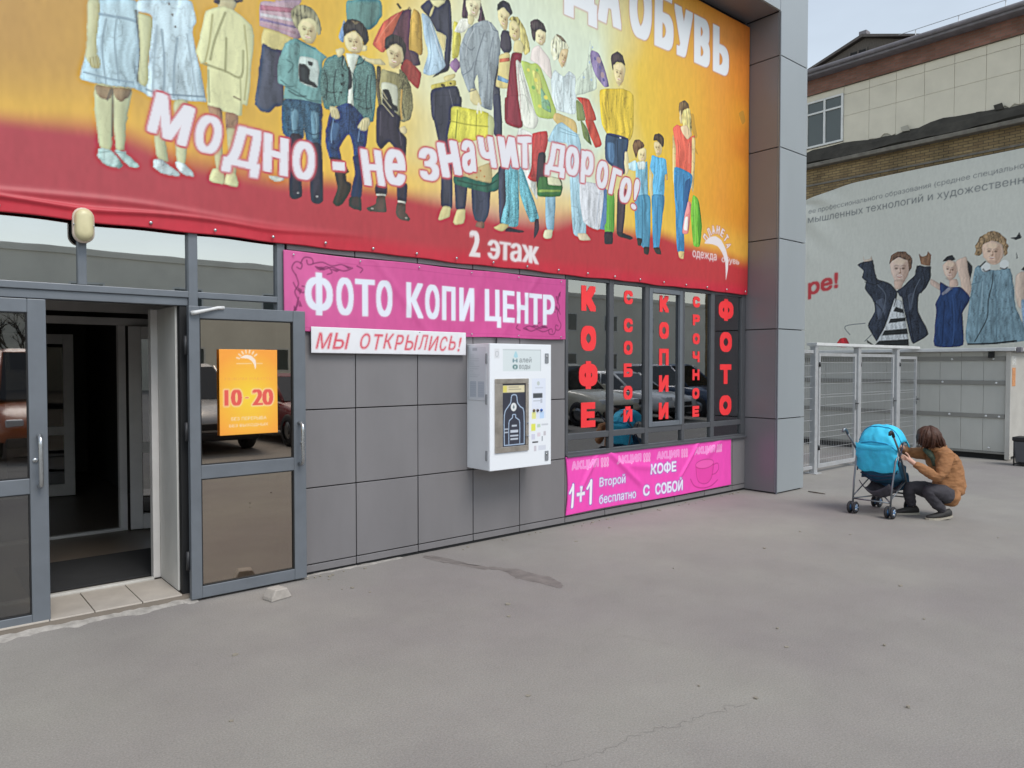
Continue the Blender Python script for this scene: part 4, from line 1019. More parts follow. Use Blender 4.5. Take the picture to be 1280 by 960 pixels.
L0.0062 d0c8a0 3.127,3.799 3.224,3.719
L0.0143 c09a50 3.307,3.955 3.297,3.807 3.309,3.716
L0.0077 5c5838 3.371,4.012 3.381,3.889 3.364,3.759
L0.0062 5a5460 3.105,3.731 3.099,3.537
L0.0062 5a5460 3.284,3.605 3.301,3.494
L0.0098 8f8a64 0.997,3.599 1.002,3.553
L0.0098 8f8a64 1.014,3.610 1.022,3.548
L0.0098 8f8a64 1.031,3.617 1.042,3.556
L0.0114 8aa09c 1.043,3.013 1.106,3.033
L0.0114 8aa09c 1.137,3.031 1.194,3.044
L0.0122 7d93a0 0.962,3.503 1.112,3.498 1.244,3.509
L0.0122 6d808c 1.327,3.484 1.420,3.478 1.697,3.522
L0.0122 93a6b0 1.398,3.925 1.376,3.665 1.364,3.465
L0.0130 5f5c50 1.092,3.360 1.118,3.434 1.124,3.326 1.118,3.134
L0.0122 9c9a6c 1.761,4.106 1.737,3.907 1.707,3.767
L0.0122 9c9a6c 1.985,4.098 2.005,3.831 1.980,3.565
L0.0122 8f9068 1.728,3.713 1.733,3.493
L0.0114 6c6048 1.904,3.570 1.949,3.558
L0.0086 24242c 3.781,4.786 3.793,4.529 3.779,4.308
L0.0086 24242c 3.646,3.993 3.639,3.798
L0.0062 6d6e78 3.792,4.071 3.832,3.928
L0.0086 5f6870 4.265,4.800 4.287,4.747 4.347,4.744
L0.0062 c4ccd0 4.236,4.797 4.265,4.755
L0.0096 5a6268 4.007,4.106 4.086,4.146
L0.0067 6d757c 4.302,4.720 4.275,4.416 4.250,4.022
L0.0067 b4bcc0 4.070,4.686 3.999,4.554 3.971,4.414
L0.0077 5f6870 3.943,4.240 4.027,4.306 4.062,4.382
L0.0072 7a4030 3.128,4.451 3.057,4.289
L0.0057 d08a70 3.271,4.576 3.151,4.417 3.069,4.282
L0.0067 7a6428 3.400,4.563 3.390,4.309
L0.0057 d8dce0 3.596,4.590 3.713,4.312
L0.0096 5a4a3a 3.400,4.641 3.381,4.661 3.363,4.624
L0.0103 8f8c30 3.802,3.803 4.009,3.813 4.229,3.842
L0.0103 5c6a20 3.881,3.913 3.860,3.664
L0.0103 8f8c30 4.096,3.935 4.085,3.717
L0.0117 1c3c30 3.880,3.295 4.184,3.292 4.331,3.368
E0.0108:0.0086 b07a4a 4.008,3.367
E0.0110:0.0086 b07a4a 4.073,3.395
E0.0111:0.0087 b07a4a 4.139,3.424
E0.0112:0.0087 b07a4a 4.184,3.379
E0.0110:0.0087 b07a4a 4.095,3.356
L0.0072 5a1c28 4.520,4.573 4.474,4.258 4.455,3.963
L0.0057 b06a70 4.590,4.475 4.622,4.176 4.630,4.001
L0.0067 8a9484 4.598,4.500 4.742,4.084
E0.0193:0.0167 d2c860 4.725,4.486
E0.0230:0.0192 d2c860 4.822,4.415
E0.0269:0.0219 d2c860 4.955,4.278
E0.0232:0.0169 d2c860 4.872,4.174
E0.0228:0.0192 7aa860 4.790,4.335
E0.0237:0.0171 7aa860 4.989,4.188
E0.0164:0.0144 7aa860 4.839,4.515
E0.0151:0.0180 5f5a8c 5.648,4.840
E0.0172:0.0207 5f5a8c 5.724,4.769
E0.0174:0.0183 5f5a8c 5.782,4.654
E0.0094:0.0128 9fb4c4 5.610,4.945
E0.0112:0.0153 9fb4c4 5.564,4.779
E0.0147:0.0127 9fb4c4 5.481,4.604
E0.0150:0.0128 9fb4c4 5.592,4.607
L0.0067 a8b8ba 5.091,4.482 5.074,4.305 5.108,4.202
L0.0067 a8b8ba 5.300,4.559 5.319,4.388 5.301,4.233
L0.0072 3c7882 4.554,3.501 4.562,3.266 4.554,2.993
L0.0057 9cc8d0 4.461,3.462 4.454,3.250 4.415,3.011
L0.0072 3c7882 4.665,3.461 4.745,3.294 4.811,3.098
L0.0067 7394a4 5.288,3.803 5.325,3.532 5.362,3.030
L0.0057 c8dde4 5.235,3.993 5.288,3.878 5.325,3.633
L0.0067 7394a4 5.147,3.988 5.252,3.984 5.396,3.988
L0.0077 88302c 4.777,3.840 4.770,3.586 4.745,3.474
L0.0057 dcdfe2 5.620,3.476 5.583,3.134
L0.0067 9aa4b4 5.734,3.493 5.678,3.106
L0.0067 3c6828 5.890,3.464 5.888,3.092
L0.0124 16202c 5.836,4.097 5.998,4.098 6.177,4.115
E0.0182:0.0067 d0d0c8 6.048,4.100
L0.0057 86a4c0 5.879,4.000 5.870,3.853
L0.0072 16202c 5.998,4.063 6.010,3.771
L0.0077 9a8424 5.996,4.542 5.977,4.352 6.008,4.172
L0.0067 9a8424 5.760,4.408 5.819,4.251 5.839,4.137
L0.0072 2f7098 6.404,3.839 6.414,3.398
L0.0072 2f6a94 6.633,3.935 6.624,3.709
L0.0077 8a3428 7.066,4.273 7.092,4.074 7.105,3.960
L0.0062 f0a890 7.283,4.286 7.281,4.050
L0.0077 1c4468 7.178,3.900 7.164,3.590
L0.0062 7ab0d4 7.070,3.867 7.059,3.545
L0.0067 4a3c24 7.181,4.748 7.231,4.569 7.270,4.387
L0.0057 e0d498 7.211,4.638 7.261,4.488 7.282,4.389
L0.0116 2f5c80 7.192,3.854 7.156,3.289 7.137,3.032
L0.0099 9cd868 7.395,3.629 7.413,3.113
'''
BIG_TEXT = '''
М 1.318,3.212 1.578,3.143 1.386,3.494
О 1.607,3.145 1.790,3.115 1.663,3.418
Д 1.802,3.022 2.076,3.008 1.873,3.381
Н 2.105,3.077 2.306,3.059 2.116,3.368
О 2.330,3.054 2.521,3.068 2.342,3.352
- 2.667,3.177 2.780,3.187 2.662,3.249
Н 2.946,3.099 3.149,3.126 2.903,3.392
е 3.138,3.132 3.349,3.161 3.130,3.438
З 3.490,3.222 3.698,3.265 3.457,3.503
н 3.718,3.285 3.939,3.356 3.650,3.581
а 3.939,3.364 4.100,3.403 3.906,3.653
ч 4.151,3.443 4.338,3.484 4.096,3.724
и 4.389,3.493 4.607,3.531 4.332,3.775
т 4.588,3.515 4.779,3.560 4.578,3.821
Д 4.931,3.517 5.210,3.525 4.977,3.857
о 5.218,3.565 5.419,3.583 5.231,3.864
р 5.434,3.521 5.629,3.540 5.454,3.862
о 5.661,3.508 5.841,3.512 5.694,3.806
г 5.854,3.479 6.006,3.455 5.932,3.774
о 6.010,3.408 6.204,3.413 6.065,3.695
! 6.215,3.370 6.310,3.351 6.297,3.717
'''
COL_ART = '''
J 2f3644 -10.91,4.87 -10.71,4.67 -10.76,4.45 -10.62,4.31 -10.66,4.09 -10.39,3.68 -10.34,3.33 -10.54,2.90 -10.27,2.40 -10.08,2.47 -10.00,2.88 -9.72,3.63 -9.68,3.93 -9.89,4.20 -10.27,4.37 -10.36,4.68 -10.43,5.00 -10.71,4.97
J 2f3644 -9.69,3.93 -9.48,4.08 -9.17,4.39 -9.10,4.68 -8.86,4.62 -8.70,4.60 -8.70,4.27 -8.85,3.95 -9.04,3.76 -9.04,3.26 -8.75,2.58 -9.18,2.29 -9.30,2.60 -9.47,3.36 -9.53,3.71
P 4c5464 -10.31,3.67 -10.05,3.74 -9.97,3.31 -10.21,3.06
P 4c5464 -9.36,3.78 -9.16,3.85 -9.20,3.43 -9.35,3.27
p c6cacc -9.74,3.72 -9.51,3.62 -9.30,2.33 -10.27,2.36 -10.00,2.86
p 23282a -9.70,3.46 -9.48,3.36 -9.46,3.24 -9.78,3.32
p 23282a -9.86,3.09 -9.42,3.11 -9.40,3.00 -9.91,2.95
p 23282a -10.03,2.73 -9.36,2.77 -9.33,2.60 -10.10,2.57
p 23282a -10.18,2.41 -9.31,2.44 -9.30,2.24 -10.33,2.26
p 23282a -10.57,2.46 -10.31,2.26 -10.33,2.24 -10.55,2.36
P d2c0b0 -10.72,5.14 -10.68,5.02 -10.50,5.04 -10.47,5.13 -10.44,4.98 -10.70,4.96
P 8c6a52 -9.04,5.04 -8.98,4.94 -8.83,4.94 -8.79,5.06 -8.70,4.95 -8.72,4.63 -8.98,4.70
P d4bcae -9.90,4.80 -9.86,4.54 -9.77,4.31 -9.61,4.17 -9.45,4.24 -9.33,4.49 -9.29,4.78 -9.38,4.92 -9.66,5.03 -9.86,4.93
F0.2654:0.3907:-0.070 000000 -9.596,4.602
H 6d5444 -9.93,4.79 -9.86,5.06 -9.66,5.16 -9.42,5.12 -9.24,4.90 -9.26,4.60 -9.33,4.53 -9.37,4.85 -9.64,4.98 -9.81,4.90
P cbb0a0 -9.77,4.27 -9.48,4.23 -9.56,4.01 -9.73,4.02
H 26282e -8.37,4.72 -8.27,4.84 -8.12,4.88 -8.03,4.73 -8.19,4.71
H 26282e -7.76,4.70 -7.58,4.48 -7.63,4.13 -7.73,4.01 -7.78,4.38
P dabfae -8.37,4.60 -8.33,4.35 -8.18,4.13 -8.03,4.24 -7.96,4.44 -8.03,4.65 -8.22,4.74
F0.1755:0.2750:-0.175 000000 -8.174,4.437
P d6bdac -8.02,4.68 -7.74,4.78 -7.70,4.38 -7.59,3.85 -7.70,3.57 -7.84,3.75 -7.91,4.16
P cdb6a8 -8.70,4.23 -8.43,4.04 -8.46,3.88 -8.70,4.06
P 26406c -8.44,4.12 -8.17,3.93 -7.88,3.92 -7.62,3.57 -7.83,3.15 -7.80,2.22 -8.58,2.23 -8.54,3.23 -8.57,3.48 -8.44,3.75
P 8a8c9c -8.39,3.79 -8.17,3.96 -8.10,3.89 -8.36,3.71
P d4b8a8 -8.18,4.14 -7.99,4.16 -7.96,3.96 -8.17,3.94
H 927a5c -7.53,4.82 -7.50,4.97 -7.53,5.07 -7.45,5.18 -7.41,5.31 -7.27,5.37 -7.19,5.43 -7.07,5.43 -6.93,5.37 -6.83,5.26 -6.75,5.16 -6.76,5.07 -6.69,4.96 -6.73,4.84 -6.71,4.76 -6.79,4.69 -6.83,4.87 -6.86,5.02 -6.98,5.12 -7.10,5.13 -7.23,5.13 -7.32,5.02 -7.35,4.83 -7.42,4.77
P dabda8 -7.35,4.97 -7.31,4.73 -7.12,4.50 -6.95,4.49 -6.81,4.70 -6.85,5.02 -7.10,5.17 -7.32,5.08
F0.2159:0.2953:-0.105 000000 -7.085,4.835
P 7d98a4 -7.41,4.50 -7.12,4.34 -6.92,4.32 -6.65,4.33 -6.54,3.73 -6.50,3.27 -6.27,2.65 -6.26,2.31 -7.70,2.26 -7.66,3.34 -7.58,4.01 -7.52,4.40
L0.0297 6a8490 -7.32,4.10 -7.41,3.32 -7.44,2.46
L0.0297 6a8490 -6.68,3.97 -6.63,3.28 -6.49,2.51
E0.1166:0.1330 d8dad8 -7.246,4.428
E0.1127:0.1308 d8dad8 -6.790,4.459
L0.0446 24282c -7.39,4.46 -7.26,4.59
L0.0297 24282c -7.06,4.29 -7.08,3.93 -7.17,3.47 -7.19,3.00 -7.40,2.53 -7.50,2.33
P ccb8a8 -6.50,4.14 -6.29,4.20 -6.27,3.18 -6.45,3.27 -6.53,3.73
P 9fb8cc -6.37,3.41 -6.28,3.41 -6.27,2.65 -6.33,2.80
p 33383a -7.70,2.27 -7.05,2.28 -6.46,2.34 -6.45,2.29 -7.02,2.23 -7.69,2.22
P 34383c -6.67,5.19 -6.52,5.19 -6.45,5.31 -6.40,5.15 -6.52,5.11
P 34383c -6.51,4.79 -6.47,4.60 -6.50,4.58
P 34383c -6.38,4.28 -6.29,4.39 -6.29,4.22
P c02c36 -11.57,2.25 -11.43,2.50 -11.22,2.53 -11.12,2.35 -11.16,2.23
L0.0281 60686c -11.10,2.63 -11.26,2.91 -10.63,2.98
L0.0281 60686c -10.62,2.41 -10.42,2.61
L0.0267 10141c -10.66,4.31 -10.36,4.20 -10.15,4.27
L0.0267 10141c -10.39,3.68 -10.13,3.40 -10.00,2.96
L0.0208 66707e -10.27,4.19 -10.01,3.83 -10.09,3.31
L0.0267 10141c -9.40,3.95 -9.31,3.27 -9.18,2.42
L0.0208 66707e -9.01,4.25 -9.16,3.93 -9.24,3.52
L0.0267 10141c -9.89,4.16 -9.68,3.89 -9.76,3.47
L0.0267 10141c -8.94,4.54 -8.86,4.16 -8.97,3.83
L0.0267 16284c -8.32,3.54 -8.34,2.89 -8.37,2.28
L0.0238 3c5c90 -8.10,3.69 -8.05,2.96 -8.08,2.27
L0.0267 16284c -7.88,3.51 -7.94,2.87
L0.0267 5f7a88 -7.05,4.31 -6.99,3.76 -6.95,2.44
L0.0238 9fb8c2 -7.32,4.02 -7.34,3.16
L0.0297 5f7a88 -7.60,3.97 -7.39,4.03
L0.0356 30343a -7.31,4.38 -7.25,4.31 -7.15,4.34
L0.0356 30343a -6.88,4.37 -6.78,4.33 -6.72,4.37
'''
COL_TEXT = '''
ее_профессионального_образования_(среднее_специально -12.575,6.721 -6.366,7.017 -12.577,6.941
мышленных_технологий_и_художественн -12.586,6.379 -6.360,6.572 -12.590,6.709
ре! -12.558,3.843 -11.499,4.042 -12.566,4.535
'''

# ================================================================== printed banners
GAIN = 1.10
def ramp(t, stops):
    xs_ = [a for a, _ in stops]; cs = np.array([lin(c) for _, c in stops])
    return np.stack([np.interp(t, xs_, cs[:, k]) for k in range(3)], -1)
def sstep(a, b, x):
    t = np.clip((x-a)/(b-a), 0, 1); return t*t*(3-2*t)

# ---- the big clothes-shop banner
cv = Canvas(-1.8, 2.565, 8.555, 6.015, .0078, 3)
UU, VV = np.meshgrid(cv.U, cv.V)
wob = (rnd_field(cv.nv, cv.nu, 49, 73, 5)-.5)*.16
top = ramp(UU+wob*3, [(-1.8, 'a8835a'), (.5, 'b08a4c'), (1.6, 'bd9648'), (2.4, 'c8a23e'), (3.1, 'd2b450'), (3.7, 'cfcfa8'), (4.6, 'c8d3c0'), (5.6, 'c8d4c0'), (6.0, 'ccc68a'), (6.5, 'd4b440'), (7.3, 'd6a634'), (8.0, 'd4922c'), (8.55, 'ca7c28')])
hi = sstep(4.7, 6.0, VV)[..., None]
top = top*(1-hi)+ramp(UU, [(-1.8, 'a8783e'), (3, 'b88a3c'), (4.6, 'c4ccb0'), (5.8, 'c8c898'), (6.6, 'd2a440'), (7.6, 'd08a2c'), (8.55, 'c8702a')])*hi
glow = (sstep(3.55, 3.2, VV+wob)*sstep(2.95, 3.15, VV+wob))[..., None]
top = top*(1-.6*glow)+np.array(lin('dcb048'))*.6*glow
red = ramp(UU, [(-1.8, 'a03c44'), (.5, 'a43e48'), (3, 'a6363e'), (5, 'a83038'), (8.55, 'b03236')])
red = red*(1-sstep(2.74, 2.60, VV))[..., None]+np.array(lin('b82638'))*sstep(2.74, 2.60, VV)[..., None]
k = sstep(2.98, 3.22, VV+wob-.05*np.sin(UU*1.3))[..., None]
cv.img = (red*(1-k)+top*k)*(.93+.14*cv.fold)[..., None]*GAIN
# old smudges in the vinyl
for p in ([(7.28, 4.62), (7.36, 4.64), (7.40, 4.50), (7.44, 4.40), (7.40, 4.36), (7.33, 4.45)], [(8.32, 4.86), (8.42, 4.92), (8.47, 4.80), (8.40, 4.74)], [(7.36, 4.28), (7.42, 4.24), (7.46, 4.18), (7.40, 4.2)]): cv.poly(p, '9a7a34', True, .55, 0, .0)
cv.art(BIG_ART)
cv.sharpen(.45)
W_, RED_ = 'd4d4da', 'b43a48'
for ln in BIG_TEXT.strip().splitlines():
    t, *q = ln.split(); q = [tuple(map(float, a.split(','))) for a in q]
    wd, ht = np.hypot(*(np.array(q[1])-q[0])), np.hypot(*(np.array(q[2])-q[0]))
    cv.text(t, *q, W_, (.003, .003) if t in '-!' else (wd*(.085 if t in 'МД' else .125), ht*.040), (RED_, .018))
for ch, x0, x1 in (('Д', 5.19, 5.69), ('А', 5.69, 6.07), ('О', 6.19, 6.58), ('Б', 6.62, 6.965), ('У', 6.97, 7.335), ('В', 7.355, 7.685), ('Ь', 7.74, 8.095)):
    zb = 5.155 if ch == 'Д' else 5.25
    cv.text(ch, (x0, zb), (x1, zb), (x0, 5.93 if ch in 'ДАОБ' else 5.83), 'd6dade', (.050, .030), ('a8604c', .012))
cv.text('2', (4.005, 2.632), (4.14, 2.632), (4.008, 2.875), 'd6cfd0', (.020, .008))
cv.text('этаж', (4.215, 2.628), (4.865, 2.625), (4.218, 2.815), 'd6cfd0', (.017, .006))
# round emblem: word on an arc, crescent, line of small words
cx_, cz_ = 7.86, 3.06
for i, ch in enumerate('ПЛАНЕТА'):
    a = R(148-i*21.0); r0, r1, w = .215, .325, .075
    e = np.array([math.cos(a), math.sin(a)]); tq = np.array([e[1], -e[0]]); c0 = np.array([cx_, cz_])
    cv.text(ch, c0+e*r0-tq*w/2, c0+e*r0+tq*w/2, c0+e*r1-tq*w/2, 'dcd6d6', (.011, .004), ('a84a4a', .009))
cv.poly([(7.60, 3.135), (7.70, 3.215), (7.83, 3.245), (7.95, 3.21), (8.05, 3.11), (8.11, 2.97), (8.10, 2.85), (8.06, 2.72), (8.055, 2.84), (8.04, 2.96), (7.97, 3.06), (7.88, 3.125), (7.75, 3.14)], 'd8d0d2', True, 1, 0, 0)
cv.text('одежда', (7.35, 2.92), (7.86, 2.92), (7.35, 3.03), 'd8ccce', .006)
cv.text('обувь', (7.96, 2.915), (8.36, 2.915), (7.96, 3.02), 'd8ccce', .006)
fd = (.02*(1-sstep(.0, 8.3, UU))+.005)[..., None]; cv.img = cv.img*(1-fd)+np.array(lin('a9aca4'))*fd      # pale glare mixed into the ink, stronger towards the entrance
RIPPLE = np.random.RandomState(4).rand(6, 4)
def sag(u, v, amp, seed=0):
    f = 0
    for i, (a, b, c, d) in enumerate(RIPPLE): f = f+math.sin(1)*np.sin(u*(1.2+3.1*a*(i+1)*.6)+v*(.8+2.3*b)+6.28*c+seed)*(.4+.6*d)/(1+i*.5)
    return f*amp
def big_fn(u, v):
    edge = np.exp(-((v-2.565)/.10)**2); y = WY-.030-sag(u, v, .004)-edge*.004*np.sin(u*7.9+np.sin(u*3)*2)
    y = y-sstep(3.2, 1.2, u)*(.016*np.exp(-((v-2.645-.012*np.sin(u*5)-.01*u)/.016)**2)+.010*np.exp(-((v-2.70+.018*np.sin(u*3+1))/.022)**2))
    return u, y, v+edge*(.004*np.sin(u*4.4)+.003*np.sin(u*11))
bb = thing('shop_banner', 'huge orange and red banner of shoppers and children above the entrance', 'banner', (4, WY-.03, 2.56))
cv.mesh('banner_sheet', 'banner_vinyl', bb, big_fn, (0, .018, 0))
m_ = 0
for x in np.arange(-1.6, 8.5, .42):
    MB().lathe([(0, -.006), (.009, -.006), (.012, 0)], (x, WY-.045, 2.60), 'y', 8).build('eyelet', 'steel', bb); m_ += 1

# ---- pink banner
PK = 'd65aa2'
cv = Canvas(2.268, 1.905, 5.232, 2.512, .0058, 11)
UU, VV = np.meshgrid(cv.U, cv.V)
cv.img = ramp(UU, [(2.27, 'c85c94'), (3.3, 'c4528e'), (4.4, 'bd4a86'), (5.23, 'be4a8a')])*(.93+.14*cv.fold)[..., None]*GAIN
DK = '6a2450'
def flip(p, fx=None): return [((2*fx-x) if fx else x, z) for x, z in p]
for s in ([(2.36, 2.33), (2.33, 2.38), (2.36, 2.43), (2.41, 2.42), (2.40, 2.38), (2.37, 2.39)], [(2.40, 2.42), (2.43, 2.47), (2.49, 2.47), (2.50, 2.43), (2.46, 2.42), (2.45, 2.45)],
          [(2.50, 2.43), (2.58, 2.45), (2.66, 2.43), (2.74, 2.45), (2.80, 2.43)], [(2.52, 2.41), (2.60, 2.40), (2.66, 2.42), (2.76, 2.40), (2.84, 2.43)], [(2.56, 2.39), (2.62, 2.42), (2.66, 2.38), (2.62, 2.36)],
          [(2.36, 2.33), (2.38, 2.26), (2.35, 2.20), (2.38, 2.13), (2.35, 2.06)], [(2.34, 2.27), (2.37, 2.22), (2.42, 2.20), (2.44, 2.24), (2.41, 2.25)], [(2.38, 2.16), (2.36, 2.09), (2.34, 2.05)], [(2.88, 2.45), (2.93, 2.43), (2.91, 2.40)]):
    cv.stroke(s, .011, DK, .8)
    cv.stroke([(7.50-x, 4.43-z) for x, z in s], .011, DK, .8)
for s in ([(2.52, 2.405), (2.58, 2.415), (2.60, 2.39), (2.55, 2.385)], [(2.64, 2.405), (2.74, 2.41), (2.70, 2.385)], [(2.76, 2.45), (2.84, 2.435), (2.80, 2.42)], [(2.37, 2.24), (2.41, 2.22), (2.39, 2.18)], [(2.34, 2.10), (2.37, 2.07), (2.34, 2.04)], [(2.39, 2.14), (2.41, 2.09), (2.38, 2.09)]):
    cv.poly(s, DK, True, .8, 0, 0); cv.poly([(7.50-x, 4.43-z) for x, z in s], DK, True, .8, 0, 0)
zb, zt = 2.045, 2.352
for ch, a, b in (('Ф', 2.428, 2.668), ('О', 2.690, 2.850), ('Т', 2.858, 3.045), ('О', 3.050, 3.213), ('К', 3.340, 3.520), ('О', 3.532, 3.690), ('П', 3.707, 3.862), ('И', 3.895, 4.067), ('Ц', 4.184, 4.386), ('Е', 4.400, 4.552), ('Н', 4.572, 4.728), ('Т', 4.730, 4.910), ('Р', 4.916, 5.085)):
    z0, z1 = (2.03, 2.37) if ch == 'Ф' else (1.99, zt) if ch == 'Ц' else (zb, zt)
    cv.text(ch, (a, z0), (b, z0), (a, z1), 'd6dbe6', (.017, .010))
cv.stroke([(2.28, 1.935), (3.7, 1.935), (5.22, 1.935)], .006, 'a83c78', .6); cv.stroke([(2.7, 2.462), (4.2, 2.458), (5.22, 2.455)], .006, 'a83c78', .6)
pink = thing('photo_copy_banner', 'long pink banner with white lettering and dark scrolls above the vending machine', 'banner', (3.75, WY-.03, 1.9))
def pink_fn(u, v):
    fold = .006*np.exp(-((u-3.05-(2.5-v)*.9)/.05)**2)+.006*np.exp(-((u-4.2+(2.5-v)*.5)/.06)**2)+.005*np.exp(-((u-4.85+(2.5-v)*.8)/.04)**2)
    return u, WY-.028-fold-.004*np.sin(u*3.2)*np.sin((v-1.9)*6), v+.004*np.sin(u*6.1)+.000*v
cv.mesh('banner_sheet', 'banner_vinyl', pink, pink_fn, (0, .015, 0))
for x in np.linspace(2.34, 5.16, 6):
    for z in (1.93, 2.485): MB().lathe([(0, -.004), (.006, -.004), (.008, 0)], (x, WY-.040, z), 'y', 8).build('eyelet', 'steel', pink)

# ---- white hand-lettered paper strip
cv = Canvas(2.474, 1.742, 3.962, 1.945, .0058, 21)
cv.img = np.ones_like(cv.img)*np.array(lin('d9dade'))*(.96+.08*cv.fold)[..., None]*GAIN
x = 2.505
for word, x0, x1 in (('МЫ', 2.515, 2.805), ('ОТКРЫЛИСЬ!', 2.885, 3.915)):
    ws = [1.25, 1.35] if word == 'МЫ' else [1.05, 1, 1, .9, 1.25, .95, 1, .9, .9, .45]; tot = sum(ws); a = x0
    for ch, w in zip(word, ws):
        wd = (x1-x0)*w/tot; dz = .006*math.sin(a*37)
        cv.text(ch, (a-.012, 1.775+dz), (a+wd-.030, 1.775+dz), (a+.022, 1.912+dz), 'cc4a5c', .0062); a += wd
strip = cv.mesh('opening_notice', 'paper_print', None, lambda u, v: (u, WY-.046-.004*np.sin(u*5)+.008*(u > 3.955), v-.004*(u-2.47)), (0, .004, 0))
tag(strip, 'white paper strip with red hand lettering hung under the pink banner', 'sign')

# ---- lower pink banner
cv = Canvas(5.252, .105, 8.215, .702, .0062, 31)
UU, VV = np.meshgrid(cv.U, cv.V)
cv.img = np.ones_like(cv.img)*np.array(lin('e64cae'))*(.95+.10*cv.fold)[..., None]*GAIN
for a, b in ((5.322, 5.886), (6.019, 6.593), (6.717, 7.29), (7.428, 8.006)):
    w = b-a
    cv.text('АКЦИЯ', (a, .547), (a+w*.72, .547), (a, .645), 'f06cc0', .002, ('f2b4dc', .009))
    cv.text('!!!', (a+w*.80, .552), (b, .552), (a+w*.80, .645), 'e868b8', .004, ('f0c4e0', .010))
OL = ('8a5ab0', .010)
cv.text('КОФЕ', (6.60, .386), (7.08, .386), (6.60, .525), 'e6e8fa', .008, OL)
cv.text('С', (6.465, .158), (6.585, .158), (6.465, .288), 'e6e8fa', .008, OL)
cv.text('СОБОЙ', (6.68, .150), (7.21, .150), (6.68, .320), 'e6e8fa', .008, OL)
for x_, h_ in ((5.30, .415), (5.585, .430)):
    for wd_, cc_ in ((.056, '8a5ab0'), (.036, 'e6e8fa')): cv.stroke([(x_-.022, h_-.085), (x_+.035, h_-.015)], wd_*.8, cc_, 1); cv.stroke([(x_+.035, h_-.010), (x_+.028, .185)], wd_, cc_, 1)
cv.text('+', (5.395, .215), (5.53, .215), (5.395, .385), 'e6e8fa', .0075, OL)
cv.text('Второй', (5.745, .312), (6.17, .312), (5.745, .445), 'e6e8fa', .005, OL)
cv.text('бесплатно', (5.745, .150), (6.35, .150), (5.745, .258), 'e6e8fa', .005, OL)
cup = [(7.46, .43), (7.50, .25), (7.60, .19), (7.72, .19), (7.80, .26), (7.83, .42)]
cv.poly(cup, 'dc3f9c', True, .55, 0, .2); cv.stroke(cup, .010, 'a8286c', .75)
cv.ellipse((7.645, .43), (.19, .055), 'e85cb0', 1); cv.stroke([(7.645+.19*math.cos(t), .43+.055*math.sin(t)) for t in np.linspace(0, 6.1, 14)], .009, 'a8286c', .8)
cv.stroke([(7.82, .40), (7.92, .41), (7.94, .34), (7.88, .29), (7.80, .28)], .012, 'a8286c', .75)
cv.stroke([(7.36, .27), (7.44, .18), (7.60, .135), (7.78, .14), (7.92, .20)], .014, 'a8286c', .75)
promo = thing('coffee_banner', 'creased bright pink banner with white lettering and a coffee cup under the shop window', 'banner', (6.7, WY-.03, .1))
def promo_fn(u, v):
    def cr(u0, v0, du, dv, w, h):
        L = math.hypot(du, dv); d = ((u-u0)*dv-(v-v0)*du)/L; t = ((u-u0)*du+(v-v0)*dv)/L
        return h*np.exp(-(d/w)**2)*np.exp(-np.clip(np.abs(t-L/2)-L/2, 0, 9)**2/.01)
    f = cr(5.65, .60, -.15, -.20, .03, .018)+cr(5.95, .66, .40, -.30, .035, .018)+cr(7.45, .64, -.26, -.28, .025, .018)+cr(7.75, .56, .2, .12, .05, .012)+cr(6.3, .52, .4, -.05, .04, .010)
    e = np.exp(-((u-5.252)/.12)**2)*np.sin((v-.105)/.597*math.pi)
    return u+.03*e, WY-.022-f-.003*np.sin(u*4)*np.sin(v*9), v+.006*np.sin(u*2.4)
cv.mesh('banner_sheet', 'banner_vinyl', promo, promo_fn, (0, .014, 0))

# ---- opening-hours poster on the open door leaf
cv = Canvas(1.762, 1.147, 2.184, 1.760, .0045, 41)
UU, VV = np.meshgrid(cv.U, cv.V)
d = np.clip(np.hypot((UU-1.975)/.30, (VV-1.42)/.34), 0, 1)[..., None]
cv.img = (np.array(lin('f6c83c'))*(1-d)+np.array(lin('fb9a3e'))*d)*GAIN
cv.text('10', (1.79, 1.352), (1.925, 1.352), (1.79, 1.478), 'd8584e', (.013, .005), ('f8e4a8', .007))
cv.text('-', (1.94, 1.405), (1.972, 1.405), (1.94, 1.418), 'd8584e', .002, ('f8e4a8', .004))
cv.text('20', (1.988, 1.350), (2.157, 1.350), (1.988, 1.476), 'd8584e', (.013, .005), ('f8e4a8', .007))
cv.poly([(1.91, 1.700), (1.95, 1.722), (1.99, 1.715), (2.02, 1.685), (2.025, 1.640), (2.018, 1.618), (2.01, 1.65), (1.995, 1.675), (1.965, 1.695)], 'ecd9c8', True, 1, 0, 0)
for i in range(7):
    a = R(160-i*20); cv.stroke([(1.965+.066*math.cos(a), 1.672+.066*math.sin(a)), (1.965+.084*math.cos(a), 1.672+.084*math.sin(a))], .011, 'f0dcc0', .75)
cv.stroke([(1.885, 1.658), (1.99, 1.660)], .007, 'f2d8a8', .6); cv.stroke([(2.03, 1.660), (2.07, 1.660)], .007, 'f2d8a8', .6)
cv.text('РЕЖИМ РАБОТЫ', (1.80, 1.540), (2.152, 1.540), (1.80, 1.560), 'd89a50', .0, None, .8)
cv.text('БЕЗ ПЕРЕРЫВА', (1.842, 1.250), (2.10, 1.250), (1.842, 1.275), 'f8d8b4', .001); cv.text('БЕЗ ВЫХОДНЫХ', (1.828, 1.200), (2.112, 1.200), (1.828, 1.226), 'f8d8b4', .001)
poster = cv.mesh('opening_hours_poster', 'paper_print', None, lambda u, v: (u, WY-.0885-.002*np.sin(u*9)*np.sin(v*7), v), (0, .0015, 0))
tag(poster, 'orange and yellow opening hours poster taped to the open door glass', 'poster')

